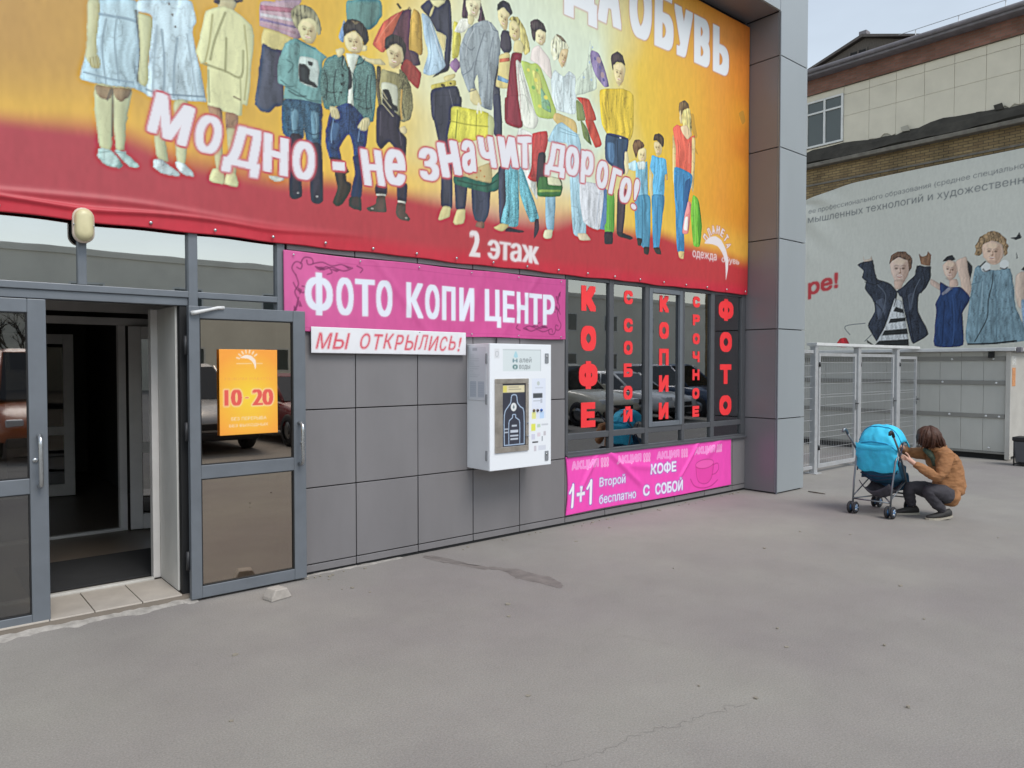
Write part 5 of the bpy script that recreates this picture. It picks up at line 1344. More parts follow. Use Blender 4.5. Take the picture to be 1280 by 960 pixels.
# ================================================================== water vending machine
MX0, MX1, MY, MZ0, MZ1 = 4.0, 4.735, 5.02, .712, 1.838
vm = thing('water_vending_machine', 'white wall mounted water vending machine with bottle picture on its dark hatch', 'vending machine', (4.37, WY, MZ0))
box('cabinet', 'machine_white', vm, MX0, MX1, MY+.022, WY-.003, MZ0, MZ1, .006)
cv = Canvas(MX0, MZ0, MX1, MZ1, .0052, 51)
cv.img = np.ones_like(cv.img)*np.array(lin('dde1e6'))*GAIN
def rct(a, b, c_, e, color, al=1.): cv.poly([(a, c_), (b, c_), (b, e), (a, e)], color, False, al, 0, 0)
rct(4.149, 4.601, 1.594, 1.786, 'cdd6d8')
cv.stroke([(4.149, 1.786), (4.603, 1.786)], .008, 'a8b0b2', .8); cv.stroke([(4.603, 1.786), (4.603, 1.594)], .008, 'a8b0b2', .8)
cv.poly([(4.299, 1.775), (4.318, 1.745), (4.325, 1.722), (4.30, 1.712), (4.275, 1.722), (4.282, 1.747)], '9cc8d4', True, .9, 0, 0)
cv.text('Н', (4.259, 1.668), (4.322, 1.668), (4.259, 1.708), '3a6e78', .006); cv.text('О', (4.259, 1.607), (4.325, 1.607), (4.259, 1.655), '2a6a6a', .007)
cv.text('алей', (4.339, 1.668), (4.492, 1.668), (4.339, 1.722), '5a6268', .003); cv.text('воды', (4.339, 1.600), (4.474, 1.600), (4.339, 1.652), '5a6268', .003)
rct(4.052, 4.108, 1.706, 1.792, 'd2d4d8'); cv.stroke([(4.066, 1.765), (4.066, 1.735), (4.08, 1.72), (4.094, 1.735), (4.094, 1.765), (4.066, 1.765)], .006, 'a0a4aa', .8)
rct(4.495, 4.668, 1.150, 1.524, 'd4dae6'); cv.ellipse((4.575, 1.478), (.018, .02), 'b8c0bc'); rct(4.535, 4.635, 1.432, 1.442, 'b4bac4', .7)
rct(4.508, 4.626, 1.342, 1.387, '4a4e52')
rct(4.51, 4.60, 1.312, 1.322, 'a8acb4', .7); rct(4.60, 4.625, 1.295, 1.335, '9ca0aa', .7)
rct(4.495, 4.545, 1.150, 1.215, 'd8d88c'); rct(4.592, 4.645, 1.150, 1.215, 'b4cdf0'); rct(4.485, 4.54, 1.040, 1.105, 'd6d85c')
rct(4.56, 4.60, 1.07, 1.10, 'b4c8b0'); rct(4.615, 4.70, 1.085, 1.10, 'b4b8c0', .8); rct(4.49, 4.535, .96, 1.01, 'c0c0d4', .8); rct(4.56, 4.60, .985, 1.02, 'd0c0c8', .8); rct(4.64, 4.67, .99, 1.03, 'b0aab0', .8); rct(4.617, 4.63, .94, .985, '707680', .9)
rct(4.52, 4.55, .85, .90, 'b8b0b8', .8); rct(4.575, 4.67, .855, .90, 'c4c8d4', .8); rct(4.50, 4.572, .927, .942, '2c2e32')
door = cv.mesh('front_door', 'enamel_print', vm, lambda u, v: (u, MY+0*u, v), (0, .02, 0))
# stainless hatch with glass and bottle picture
N0, N1, NB, NT = 4.052, 4.446, .867, 1.526
for a in ((N0, N1, NT-.045, NT), (N0, N1, NB, NB+.05), (N0, N0+.085, NB+.05, NT-.045), (N1-.036, N1, NB+.05, NT-.045)):
    o = MB().box(a[0]+.0005, a[1]-.0005, MY-.014, MY-.001, a[2]+.0005, a[3]-.0005).build('hatch_frame', 'stainless', vm, .003); o.parent = door
cv = Canvas(N0+.085, NB+.05, N1-.036, NT-.045, .004, 61)
cv.img = np.ones_like(cv.img)*np.array(lin('3a3c48'))*(.85+.3*cv.fold)[..., None]
rct(4.143, 4.398, 1.402, 1.466, 'd2c9a8'); rct(4.146, 4.19, 1.404, 1.462, 'd2c86a'); rct(4.21, 4.36, 1.425, 1.435, '9a9280', .8); rct(4.21, 4.33, 1.445, 1.455, '9a9280', .8)
for pts, w in (([(4.161, .934), (4.161, 1.20), (4.20, 1.27), (4.235, 1.31), (4.248, 1.374), (4.302, 1.374), (4.315, 1.31), (4.35, 1.27), (4.392, 1.22), (4.396, .934)], .009),
               ([(4.213, .94), (4.213, 1.125), (4.235, 1.16), (4.256, 1.175), (4.258, 1.20), (4.292, 1.20), (4.294, 1.175), (4.318, 1.16), (4.342, 1.125), (4.342, .94)], .008)):
    p = catmull(pts, False, 3)
    for a_, b_ in zip(p[:-1], p[1:]): cv.stroke([tuple(a_), tuple(b_)], w, 'a8bcd4', .9)
cv.stroke([(4.161, .930), (4.396, .930)], .009, 'a8bcd4', .9)
cv.ellipse((4.270, 1.27), (.034, .038), 'd4d8d8'); cv.poly([(4.27, 1.29), (4.282, 1.268), (4.27, 1.252), (4.258, 1.268)], '6a7a80', True, 1, 0, 0)
for z, w in ((1.10, .03), (1.055, .045), (1.045, .045), (1.01, .048), (.98, .045)): rct(4.277-w, 4.277+w, z-.006, z+.008, 'c4ccd8', .85)
for z in (1.075, 1.045): rct(4.165, 4.205, z-.006, z+.006, 'b4bcc8', .8)
o = cv.mesh('hatch_glass', 'enamel_print', vm, lambda u, v: (u, MY-.005+0*u, v), (0, .004, 0)); o.parent = door
for z in (1.12, 1.0): 
    o = MB().lathe([(0, -.012), (.008, -.012), (.008, 0)], (N1-.018, MY-.014, z), 'y', 8).build('hatch_knob', 'machine_grey', vm); o.parent = door
for x, mt in ((4.518, '6a5a3a'), (4.564, '5a4a4a'), (4.611, '2c5aa8')):
    pmat('button_'+mt, mt, .35); o = MB().lathe([(0, -.010), (.012, -.009), (.014, 0)], (x, MY-.001, 1.228), 'y', 14).build('button', 'button_'+mt, vm); o.parent = door
for z in (1.665, .752):
    o = MB().box(4.655, 4.700, MY-.008, MY-.0005, z, z+.092).build('lock', 'machine_grey', vm, .006); o.parent = door
    o = MB().lathe([(0, -.005), (.010, -.004), (.011, 0)], (4.677, MY-.008, z+.062), 'y', 12).build('lock_cylinder', 'steel', vm); o.parent = door
for z in (1.66, 1.30, .80):
    o = MB().box(MX0-.010, MX0-.0005, MY+.035, MY+.055, z, z+.09).build('hinge', 'machine_grey', vm, .003); o.parent = door
cv = Canvas(-5.335, 1.33, -5.07, 1.815, .0065, 71)
cv.img = np.ones_like(cv.img)*np.array(lin('ccd0d6'))*GAIN
rct(-5.27, -5.20, 1.775, 1.80, '9a9ea6', .8)
for z in np.arange(1.54, 1.755, .018): rct(-5.31, -5.31+.10+.05*math.sin(z*90), z, z+.004, 'a8acb4', .7)
rct(-5.305, -5.215, 1.362, 1.502, 'a4adba', .8); rct(-5.19, -5.10, 1.362, 1.502, 'a4adba', .8)
for z in np.arange(1.37, 1.5, .02): rct(-5.30, -5.22, z, z+.005, 'c4c8d0', .6); rct(-5.185, -5.105, z, z+.005, 'c4c8d0', .6)
cv.mesh('side_sticker', 'enamel_print', vm, lambda u, v: (MX0-.002+0*u, -u, v), (.0015, 0, 0))
cab = MB().tube([(4.33, WY-.02, MZ1), (4.335, WY-.02, 1.90), (4.33, WY-.015, 1.95)], .008, 6).build('power_cable', 'black_plastic', vm)

# ================================================================== mesh gates, sheet shed, bin
FY = 5.50
def gate(x0, x1, label, ztop, first=False):
    t = thing('mesh_gate', label, 'gate', ((x0+x1)/2, FY, 0), 'white mesh gates of the yard')
    for x in (x0+.025, x1-.025): MB().box(x-.025, x+.025, FY-.02, FY+.02, .07, ztop).build('stile', 'galvanised', t, .005)
    for a, c in ((.07, .13), (ztop-.05, ztop)): MB().box(x0+.05, x1-.05, FY-.018, FY+.018, a, c).build('rail', 'galvanised', t, .004)
    w = MB(); z = .20
    while z < ztop-.06: w.tube([(x0+.05, FY, z), (x1-.05, FY, z)], .0032, 5, False); z += .165
    for z in (.62, 1.15): w.tube([(x0+.05, FY-.006, z), (x1-.05, FY-.006, z)], .0032, 5, False)
    x = x0+.09
    while x < x1-.05: w.tube([(x, FY+.006, .13), (x, FY+.006, ztop-.05)], .0016, 4, False); x += .055
    stuff(w.build('wire_mesh', 'galvanised', t))
    for z in (.35, 1.62): MB().lathe([(0, 0), (.018, 0), (.018, .07), (0, .07)], (x0-.004, FY-.028, z), 'z', 8).build('hinge', 'dark_metal', t)
    MB().box(x1-.045, x1-.01, FY-.035, FY-.0205, .92, 1.08).build('lock_plate', 'steel', t, .003)
    MB().tube([(x1-.03, FY-.036, 1.02), (x1-.03, FY-.07, 1.02), (x1-.03-.10, FY-.07, 1.02)], .009, 8).build('handle', 'dark_metal', t)
    return t
gate(10.78, 12.02, 'white mesh gate leaf nearest the grey portal column', 1.83)
gate(12.15, 13.47, 'middle white mesh gate leaf behind the blue stroller', 1.83)
gate(13.68, 14.46, 'narrow white mesh gate leaf beside the grey metal shed', 1.80)
for i, (x, lb) in enumerate(((10.66, 'white gate post standing next to the portal column'), (12.085, 'white gate post between the first and second mesh leaf'), (13.575, 'white gate post behind the stroller canopy, left of the narrow leaf'))):
    t = thing('gate_post', lb, 'post', (x, FY, 0), 'posts of the yard gates')
    MB().box(x-.045, x+.045, FY-.045, FY+.045, .012, 1.92).build('post', 'galvanised', t, .006)
    MB().box(x-.05, x+.05, FY-.05, FY+.05, 1.9205, 1.932).build('cap', 'galvanised', t, .003)
    MB().box(x-.09, x+.09, FY-.09, FY+.09, .0, .012).build('base_plate', 'galvanised', t, .002)
fx = thing('mesh_fence', 'short white mesh fence panel between portal column and first gate post', 'fence', (10.0, FY, 0))
w = MB(); z = .15
while z < 1.85: w.tube([(9.30, FY, z), (10.61, FY, z)], .0032, 5, False); z += .165
x = 9.34
while x < 10.6: w.tube([(x, FY+.006, .10), (x, FY+.006, 1.86)], .0016, 4, False); x += .055
stuff(w.build('wire_mesh', 'galvanised', fx))
for a, c in ((.07, .12), (1.82, 1.87)): box('rail', 'galvanised', fx, 9.28, 10.61, FY-.018, FY+.018, a, c, .004)

shed = thing('metal_shed', 'grey sheet metal shed with a white roof edge beside the mesh gates', 'shed', (14.7, 4.8, 0))
SX = 14.60
ysp = [4.11, 4.45, 4.80, 5.15, 5.50, 6.1, 6.7, 7.3, 7.9, 8.5]
for i in range(9): box('wall_sheet', 'shed_sheet', shed, SX+.02, SX+.045, ysp[i]+.002, ysp[i+1]-.002, .14, 1.88, .003)
for z in (1.72, 1.30, .72): box('purlin_shadow', 'shed_kerb_shadow', shed, SX+.0, SX+.0195, 4.115, 8.495, z, z+.075, .003)  # proud darker strips put in for the shadow of purlins behind the sheets
for y, z in ((4.30, 1.755), (4.95, 1.75), (4.25, 1.335), (5.10, 1.34), (4.40, .755), (4.98, .76), (4.35, .20), (4.2, .75)):
    MB().lathe([(0, -.012), (.016, -.010), (.020, 0)], (SX-.0002, y, z), 'x', 10).build('bolt', 'white_trim', shed)
box('corner_post', 'shed_side', shed, SX-.02, SX+.05, 4.03, 4.105, .02, 1.88, .004)
box('skirting', 'black_skirt', shed, SX+.05, SX+.09, 4.11, 8.5, .0, .135)
box('kerb_bar', 'shed_kerb_shadow', shed, SX+.0, SX+.045, 4.11, 8.5, .10, .135, .003)
for i, (a, c) in enumerate(((14.655, 15.5), (15.5, 16.4), (16.4, 17.3), (17.3, 18.2))): box('side_sheet', 'shed_side', shed, a+.002, c-.002, 4.05, 4.075, .06, 1.86, .003)
box('roof', 'white_trim', shed, 14.48, 18.3, 3.94, 8.5, 1.885, 1.945, .006)
box('roof_edge', 'white_trim', shed, 10.62, 14.47, FY-.06, FY+.10, 1.94, 1.985, .004)
box('gutter_end', 'eave_grey', shed, 14.5, 14.62, 3.86, 3.935, 1.86, 1.95, .01)
box('bracket', 'black_skirt', shed, 14.53, 14.595, 4.28, 4.36, 1.77, 1.884)
pmat('sticker_orange', 'c98e62', .7, 0, .3, 20); pmat('sticker_white', 'c8c8c4', .7, 0, .35, 25)
box('sticker', 'sticker_orange', shed, 14.72, 14.90, 4.046, 4.049, 1.28, 1.60)
box('torn_sticker', 'sticker_white', shed, 14.68, 14.92, 4.046, 4.049, 1.65, 1.80)
bin_ = thing('litter_bin', 'dark grey plastic litter bin standing against the pale shed side', 'bin', (14.12, 3.66, 0))
def taper(zs_, hs, cx, cy, name, mat, par, bevel=.01):
    vs, fs = [], []
    for z, h in zip(zs_, hs): vs += [(cx-h, cy-h, z), (cx+h, cy-h, z), (cx+h, cy+h, z), (cx-h, cy+h, z)]
    for k in range(len(zs_)-1): fs += [(4*k+j, 4*k+(j+1) % 4, 4*k+4+(j+1) % 4, 4*k+4+j) for j in range(4)]
    fs += [(3, 2, 1, 0), tuple(4*(len(zs_)-1)+j for j in range(4))]
    return MB().add(vs, fs).build(name, mat, par, bevel)
taper([.06, .40], [.125, .15], 14.12, 3.66, 'bucket', 'bin_grey', bin_)
taper([.40, .415, .47, .475], [.152, .165, .165, .13], 14.12, 3.66, 'lid_rim', 'black_plastic', bin_)
for sx in (-1, 1):
    for sy in (-1, 1): MB().tube([(14.12+sx*.14, 3.66+sy*.14, 0), (14.12+sx*.14, 3.66+sy*.14, .40)], .011, 6).build('leg', 'black_plastic', bin_)
MB().box(13.975, 14.265, 3.515, 3.805, .03, .045).build('foot_frame', 'black_plastic', bin_, .004)

# ================================================================== college building behind the yard
KX = 24.0
cb = thing('college_building', 'brick college building with beige upper panels, peeling ledge and grey roof', 'building', (KX, 8, 0))
box('wall', 'yellow_brick', cb, KX, KX+9, -6, 24, 0, 8.36)
box('upper_wall', 'plaster_white', cb, KX+.08, KX+9, -6, 24, 8.36, 10.80)
box('brick_band', 'red_brick', cb, KX-.02, KX+9, -6, 24, 10.80, 11.30)
box('eave', 'eave_grey', cb, KX-.42, KX+.3, -6, 24, 11.30, 11.42, .02)
gt = MB().tube([(KX-.46, -6, 11.44), (KX-.46, 9, 11.44), (KX-.46, 24, 11.44)], .07, 8).build('gutter', 'eave_grey', cb)
# beige facade panels, the lowest row broken along its bottom edge
rs = np.random.RandomState(12)
jy = [-.85+.823*i for i in range(16)]
jy = [y for y in jy if y < 11.5]; jy[-1] = 11.49
rows = [8.86, 9.82, 10.52, 10.795]
for i in range(len(jy)-1):
    for j in range(3):
        y0, y1, z0, z1 = jy[i]+.004, jy[i+1]-.004, rows[j]+.004, rows[j+1]-.004
        if j == 0:
            n = 7; lo = [(y0+(y1-y0)*k/n, z0+(.0 if y0 > 10.5 else rs.uniform(-.03, .10))) for k in range(n+1)]
            if abs(y0-9.0) < .5: lo = [(y, z-.16) for y, z in lo]
            poly = lo+[(y1, z1), (y0, z1)]
            o = MB().prism(poly, 'x', KX+.05, KX+.079).build('facade_panel', 'beige_panel', cb)
        else: o = MB().box(KX+.05, KX+.079, y0, y1, z0, z1).build('facade_panel', 'beige_panel', cb, .006)
for j, (a, c) in enumerate(((8.86, 9.0), (10.585, 10.795))): box('facade_panel', 'beige_panel', cb, KX+.05, KX+.079, 11.50, 14.2, a, c, .006)
box('facade_panel', 'beige_panel', cb, KX, KX+.05, 14.21, 18, 8.86, 10.795, .006)
# peeling ledge under the panels
n = 90; vs = []; ys = np.linspace(-6, 24, n)
for y in ys:
    j = rs.uniform(-.04, .05); j2 = rs.uniform(-.03, .03)+.05*math.sin(y*2.1)
    vs += [(KX+.06, y, 8.92+j+.06*math.sin(y*1.7)), (KX-.10+j2*.6, y, 8.72+j), (KX-.20+j2, y, 8.48+j2), (KX-.05, y, 8.44)]
MB().add(vs, [(4*i+k, 4*i+k+1, 4*i+5+k, 4*i+4+k) for i in range(n-1) for k in range(3)]).build('roofing_felt', 'felt_dark', cb)
box('ledge', 'ledge', cb, KX-.26, KX+.02, -6, 24, 8.30, 8.43, .02)
box('string_course', 'ledge', cb, KX-.03, KX-.001, -6, 24, 7.72, 7.78, .005)
for y in (9.4, 6.9): MB().prism([(y, 8.84), (y+.22, 8.86), (y+.26, 9.0), (y+.05, 9.02)], 'x', KX-.05, KX-.02).build('loose_flap', 'felt_dark' if y < 8 else 'plaster_white', cb)
# upper window
wn_ = MB().box(KX+.0, KX+.09, 11.50, 14.2, 9.02, 9.085).build('window', 'pvc_white', cb, .006)
def kw(name, mat, *b, bevel=.005):
    o = MB().box(*b).build(name, mat, cb, bevel); o.parent = wn_
for y in (11.50, 12.10, 12.72, 13.4, 14.14): kw('mullion', 'pvc_white', KX+.002, KX+.088, y, y+.065, 9.0855, 10.58)
yy = [11.565, 12.10, 12.165, 12.72, 12.785, 13.4, 13.465, 14.14]
for a, c in zip(yy[::2], yy[1::2]):
    kw('transom', 'pvc_white', KX+.004, KX+.086, a, c, 10.13, 10.19); kw('head', 'pvc_white', KX+.004, KX+.086, a, c, 10.52, 10.58)
    kw('pane', 'college_glass', KX+.05, KX+.056, a-.01, c+.01, 9.07, 10.135, bevel=0); kw('pane', 'college_glass', KX+.05, KX+.056, a-.01, c+.01, 10.185, 10.53, bevel=0)
# roof, dormer, railing
rf = MB().prism([(KX-.4, 11.43), (KX-.4, 11.47), (KX+4.5, 13.05), (KX+9, 11.6), (KX+9, 11.43)], 'y', -6, 24).build('roof', 'roof_metal', cb)
for y in np.arange(-5.5, 24, .6):
    o = MB().prism([(KX-.38, 11.478), (KX+4.4, 13.02), (KX+4.4, 13.06), (KX-.38, 11.518)], 'y', y, y+.03).build('roof_seam', 'roof_metal', cb); o.parent = rf
DX = 26.0
dm = MB().prism([(9.7, 12.0), (14.2, 12.0), (14.0, 12.30), (11.72, 13.00), (9.8, 12.32)], 'x', DX, DX+3.0).build('dormer', 'wood_grey', cb); dm.parent = rf
o = MB().prism([(14.25, 12.26), (11.75, 13.02), (9.5, 12.30), (9.5, 12.36), (11.75, 13.12), (14.25, 12.34)], 'x', DX-.15, DX+3.0).build('dormer_roof', 'roof_metal', cb); o.parent = rf
o = box('dormer_window', 'black_skirt', cb, DX-.03, DX-.001, 11.62, 12.22, 12.32, 12.62); o.parent = rf
for y in (11.60, 11.90, 12.20): o = box('dormer_frame', 'wood_grey', cb, DX-.06, DX-.031, y, y+.05, 12.30, 12.66); o.parent = rf
o = box('vent_cap', 'eave_grey', cb, DX-.1, DX+.2, 11.62, 11.88, 13.10, 13.24, .01); o.parent = rf
rl = thing('roof_railing', 'thin grey metal railing along the eave of the college roof', 'railing', (24.3, 6, 11.5))
for y in np.arange(-5, 10, 1.2): MB().tube([(24.3, y, 11.55), (24.3, y, 12.0)], .014, 5).build('post', 'galvanised', rl)
for z in (11.80, 12.0): MB().tube([(24.3, -5.2, z), (24.3, 9.9, z)], .011, 5).build('rail', 'galvanised', rl)

# ---- college banner
GAIN = 1.12
cv = Canvas(-13.2, 1.4, -4.2, 7.62, .021, 81)
UU, VV = np.meshgrid(cv.U, cv.V)
cv.img = ramp(VV, [(1.4, 'c8c9bf'), (5, 'c2c3bb'), (7.6, 'babcb5')])*(.95+.10*cv.fold)[..., None]*GAIN
cv.art(COL_ART)
cv.sharpen(.6, 1)
TXT = lin('5a6064')
rows_t = [l_.split() for l_ in COL_TEXT.strip().splitlines()]
for i, (t, *q) in enumerate(rows_t):
    bl, br, tl = [tuple(map(float, a.split(','))) for a in q]; t = t.replace('_', ' ')
    cv.text(t, bl, br, tl, '565c60' if i < 2 else 'b8343c', (.006, .006) if i == 0 else (.012, .012) if i == 1 else (.04, .04))
ban = thing('college_banner', 'large pale banner with cheering students hung on the brick college wall', 'banner', (KX-.1, 9, 4))
def col_fn(u, v):
    tl = np.clip((-11.0-u)/2.2, 0, 1); edge = sstep(6.9, 7.62, v)
    zz = v-edge*(.36*tl**1.3+.10*np.clip((-6.5-u)/6, 0, 1))
    return KX-.14-.03*np.sin(u*1.1+v*.7)-.05*tl*np.sin((u+v)*5)*sstep(4.5, 7, v), -u, zz
cv.mesh('banner_sheet', 'banner_vinyl', ban, col_fn, (.03, 0, 0))
from mathutils import noise

# ================================================================== skinned figures
def skin(name, verts, edges, radii, mat, parent, sub=2, root=0, crumple=0.):
    """tapered continuous surface grown over a joint graph"""
    me = bpy.data.meshes.new(name); me.from_pydata([tuple(v) for v in verts], edges, [])
    ob = bpy.data.objects.new(name, me); col.objects.link(ob)
    ob.modifiers.new('skin', 'SKIN'); sb = ob.modifiers.new('sub', 'SUBSURF'); sb.levels = sub; sb.render_levels = sub
    for i, r in enumerate(radii):
        d = me.skin_vertices[0].data[i]; d.radius = r if hasattr(r, '__len__') else (r, r); d.use_root = (i == root)
    bpy.context.view_layer.update()
    m2 = bpy.data.meshes.new_from_object(ob.evaluated_get(bpy.context.evaluated_depsgraph_get()))
    if crumple:
        for v in m2.vertices:
            q = v.co; v.co = q+v.normal*crumple*(noise.noise(q*13+Vector((0, 0, q.z*6)))*1.0+noise.noise(Vector((q.x*24, q.y*24, q.z*46)))*.7)
    bpy.data.objects.remove(ob); m2.name = name; m2.materials.clear(); m2.materials.append(MATS[mat])
    m2.polygons.foreach_set('use_smooth', [True]*len(m2.polygons))
    o = bpy.data.objects.new(name, m2); col.objects.link(o); o.parent = parent; return o
def chain(parts):
    """parts: list of (start index or None, [(point, radius), ...]) -> verts, edges, radii"""
    V, E, Rr = [], [], []
    for st, seq in parts:
        last = st
        for p, r in seq:
            V.append(p); Rr.append(r); k = len(V)-1
            if last is not None: E.append((last, k))
            last = k
    return V, E, Rr

# ---- crouching woman beside the stroller
pmat('coat_tan', '9c6e48', .85, 0, .16, 9, .9, 16)
pmat('sleeve_brown', '5a3a2a', .85, 0, .15, 12, .3, 50)
pmat('trousers_dark', '3a383e', .85, 0, .15, 14, .8, 20)
pmat('skin_tone', 'c79c88', .5, 0, .05, 20)
pmat('hair_brown', '4a2c1e', .55, 0, .35, 30, .7, 60, streak=(1, 1, .25))
pmat('shoe_dark', '2e2d2c', .7); pmat('sole_pale', 'a8a294', .8); pmat('scarf', '4c5a4c', .9, 0, .4, 40)
FO = Vector((-.763, .647, 0)); LA = Vector((-.647, -.763, 0))      # her forward and her left
PB = Vector((8.535, 3.13, 0))
per = thing('person', 'person in a tan coat and dark trousers crouching beside the blue stroller', 'person', PB, local=True)
def w(a, b, z): return FO*a+LA*b+Vector((0, 0, z))
def hand(i0, wrist, d, up):
    """palm, four fingers of unequal length with a bend, and a thumb leaving the side of the palm"""
    d = d.normalized(); sd = d.cross(up).normalized(); up = sd.cross(d); out = []
    palm = wrist+d*.055; out.append((i0, [(wrist+d*.02, (.024, .018)), (palm, (.036, .017))]))
    return out, palm, d, sd, up
body = [(None, [(w(-.215, 0, .275), .12), (w(-.235, 0, .42), .11), (w(-.215, 0, .58), .125), (w(-.15, 0, .70), .09), (w(-.085, 0, .765), .052), (w(-.045, 0, .825), .066), (w(-.02, 0, .875), .085), (w(-.015, 0, .93), .070)])]
arms = [((3), [(w(-.125, .15, .665), .055), (w(-.06, .205, .55), .045), (w(-.014, .22, .44), .040), (w(.11, .17, .53), .035), (w(.205, .11, .605), .027), (w(.235, .095, .628), (.034, .02)), (w(.262, .085, .648), (.034, .016))]),
        ((3), [(w(-.10, -.15, .68), .055), (w(.02, -.20, .67), .045), (w(.10, -.19, .685), .040), (w(.16, -.14, .71), .033), (w(.205, -.09, .735), .026), (w(.232, -.075, .752), (.034, .02)), (w(.258, -.065, .762), (.034, .016))])]
legs = [((0), [(w(-.19, .10, .255), .085), (w(-.05, .15, .30), .078), (w(.08, .16, .315), .060), (w(-.01, .15, .21), .052), (w(-.115, .14, .095), .036), (w(-.10, .14, .045), .034), (w(.0, .15, .03), .03)]),
        ((0), [(w(-.19, -.10, .255), .085), (w(-.02, -.13, .29), .078), (w(.115, -.14, .29), .060), (w(.10, -.14, .18), .050), (w(.06, -.14, .085), .036), (w(.09, -.14, .045), .034), (w(.19, -.14, .03), .03)])]
parts = body+arms+legs
V, E, Rr = chain(parts)
i_near, i_far = 8+6, 8+7+6
fing = []
for idx, tip, s in ((i_near, w(.262, .085, .648), 1), (i_far, w(.258, -.065, .762), -1)):
    d = FO*.85+Vector((0, 0, .35))-LA*s*.25
    for k in range(4):
        off = Vector((0, 0, .020-.014*k)); L = (.052, .062, .058, .045)[k]
        p0 = tip+off+d*.012; p1 = p0+d*L*.55; p2 = p1+(d*.5-Vector((0, 0, .6)))*L*.5
        fing.append((idx, [(p0, .0085), (p1, .0080), (p2, .0065)]))
    th = tip-d*.03
    fing.append((idx-1, [(th+Vector((0, 0, .030)), .010), (th+d*.02+Vector((0, 0, .052)), .009), (th+d*.045+Vector((0, 0, .058)), .007)]))
V, E, Rr = chain(parts+fing)
Rr = [tuple(q*.62 for q in (r if hasattr(r, '__len__') else (r, r))) if (i < 4 or 8 <= i <= 11 or 15 <= i <= 18 or 22 <= i <= 26 or 29 <= i <= 33) else r for i, r in enumerate(Rr)]
bd = skin('body', V, E, Rr, 'skin_tone', per)
# face: nose, eyes, mouth on the front of the head (turned down towards the child)
fc = w(-.02, 0, .880); fd = (FO*.86-Vector((0, 0, .5))).normalized(); fu = (FO*.5+Vector((0, 0, .86))).normalized(); fs = LA
def ball(name, mat, c, r, par, n=10, sc=(1, 1, 1)):
    m = MB()
    m.grid(lambda u, v: tuple(c+Vector((sc[0]*r*math.sin(math.pi*v)*math.cos(2*math.pi*u), sc[1]*r*math.sin(math.pi*v)*math.sin(2*math.pi*u), sc[2]*r*math.cos(math.pi*v)))), n, n//2+2)
    return m.build(name, mat, par)
ball('nose', 'skin_tone', fc+fd*.098-fu*.005, .014, per)
for s in (-1, 1): ball('eye', 'black_plastic', fc+fd*.088+fu*.012+fs*.03*s, .009, per); ball('ear', 'skin_tone', fc+fs*.082*s, .022, per)
ball('mouth', 'sleeve_brown', fc+fd*.088-fu*.042, .013, per, sc=(1, 1, .5))
# coat with hood line, both sleeves the same tan
ct = [(None, [(w(-.235, 0, .225), (.155, .185)), (w(-.25, 0, .34), (.150, .185)), (w(-.248, 0, .46), (.135, .165)), (w(-.215, 0, .58), (.138, .17)), (w(-.165, 0, .675), (.105, .14)), (w(-.115, 0, .735), (.070, .085))]),
      (4, [(w(-.13, .15, .66), .078), (w(-.06, .205, .55), .070), (w(-.012, .222, .445), .062), (w(.10, .175, .525), .052), (w(.195, .115, .60), .043)]),
      (4, [(w(-.105, -.15, .675), .078), (w(.01, -.20, .665), .068), (w(.095, -.19, .683), .058), (w(.15, -.145, .706), .050), (w(.195, -.10, .728), .043)]),
      ]
skin('coat', *chain(ct), 'coat_tan', per, 4, crumple=.009)
co = MB().tube([w(-.13, -.09, .745), w(-.07, -.075, .74), w(-.045, 0, .735), w(-.07, .075, .74), w(-.13, .09, .745), w(-.17, .05, .765), w(-.17, -.05, .765), w(-.13, -.09, .745)], .026, 8).build('collar', 'coat_tan', per)
sc_ = MB().tube([w(-.09, -.07, .755), w(-.02, -.04, .72), w(-.015, .02, .70), w(-.05, .05, .64), w(-.06, .05, .56)], [.03, .034, .034, .03, .018], 8).build('scarf', 'scarf', per)
for tr in ([(w(-.23, .06, .235), .10), (w(-.15, .10, .255), .105), (w(-.05, .145, .298), .096), (w(.055, .16, .320), .080), (w(.075, .16, .285), .072), (w(-.005, .15, .20), .062), (w(-.09, .142, .115), .050), (w(-.112, .14, .085), .046)],
           [(w(-.23, -.06, .235), .10), (w(-.15, -.09, .25), .105), (w(-.03, -.13, .285), .096), (w(.085, -.14, .302), .080), (w(.11, -.14, .265), .072), (w(.10, -.14, .19), .062), (w(.075, -.14, .115), .050), (w(.068, -.14, .09), .046)]):
    skin('trouser_leg', *chain([(None, tr)]), 'trousers_dark', per, 3, crumple=.009)
for s in (1, -1):
    skin('coat_skirt', *chain([(None, [(w(-.27, .04*s, .225), (.10, .12)), (w(-.225, .075*s, .225), (.115, .125)), (w(-.165, .095*s, .27), (.12, .115))])]), 'coat_tan', per, 3, crumple=.012)
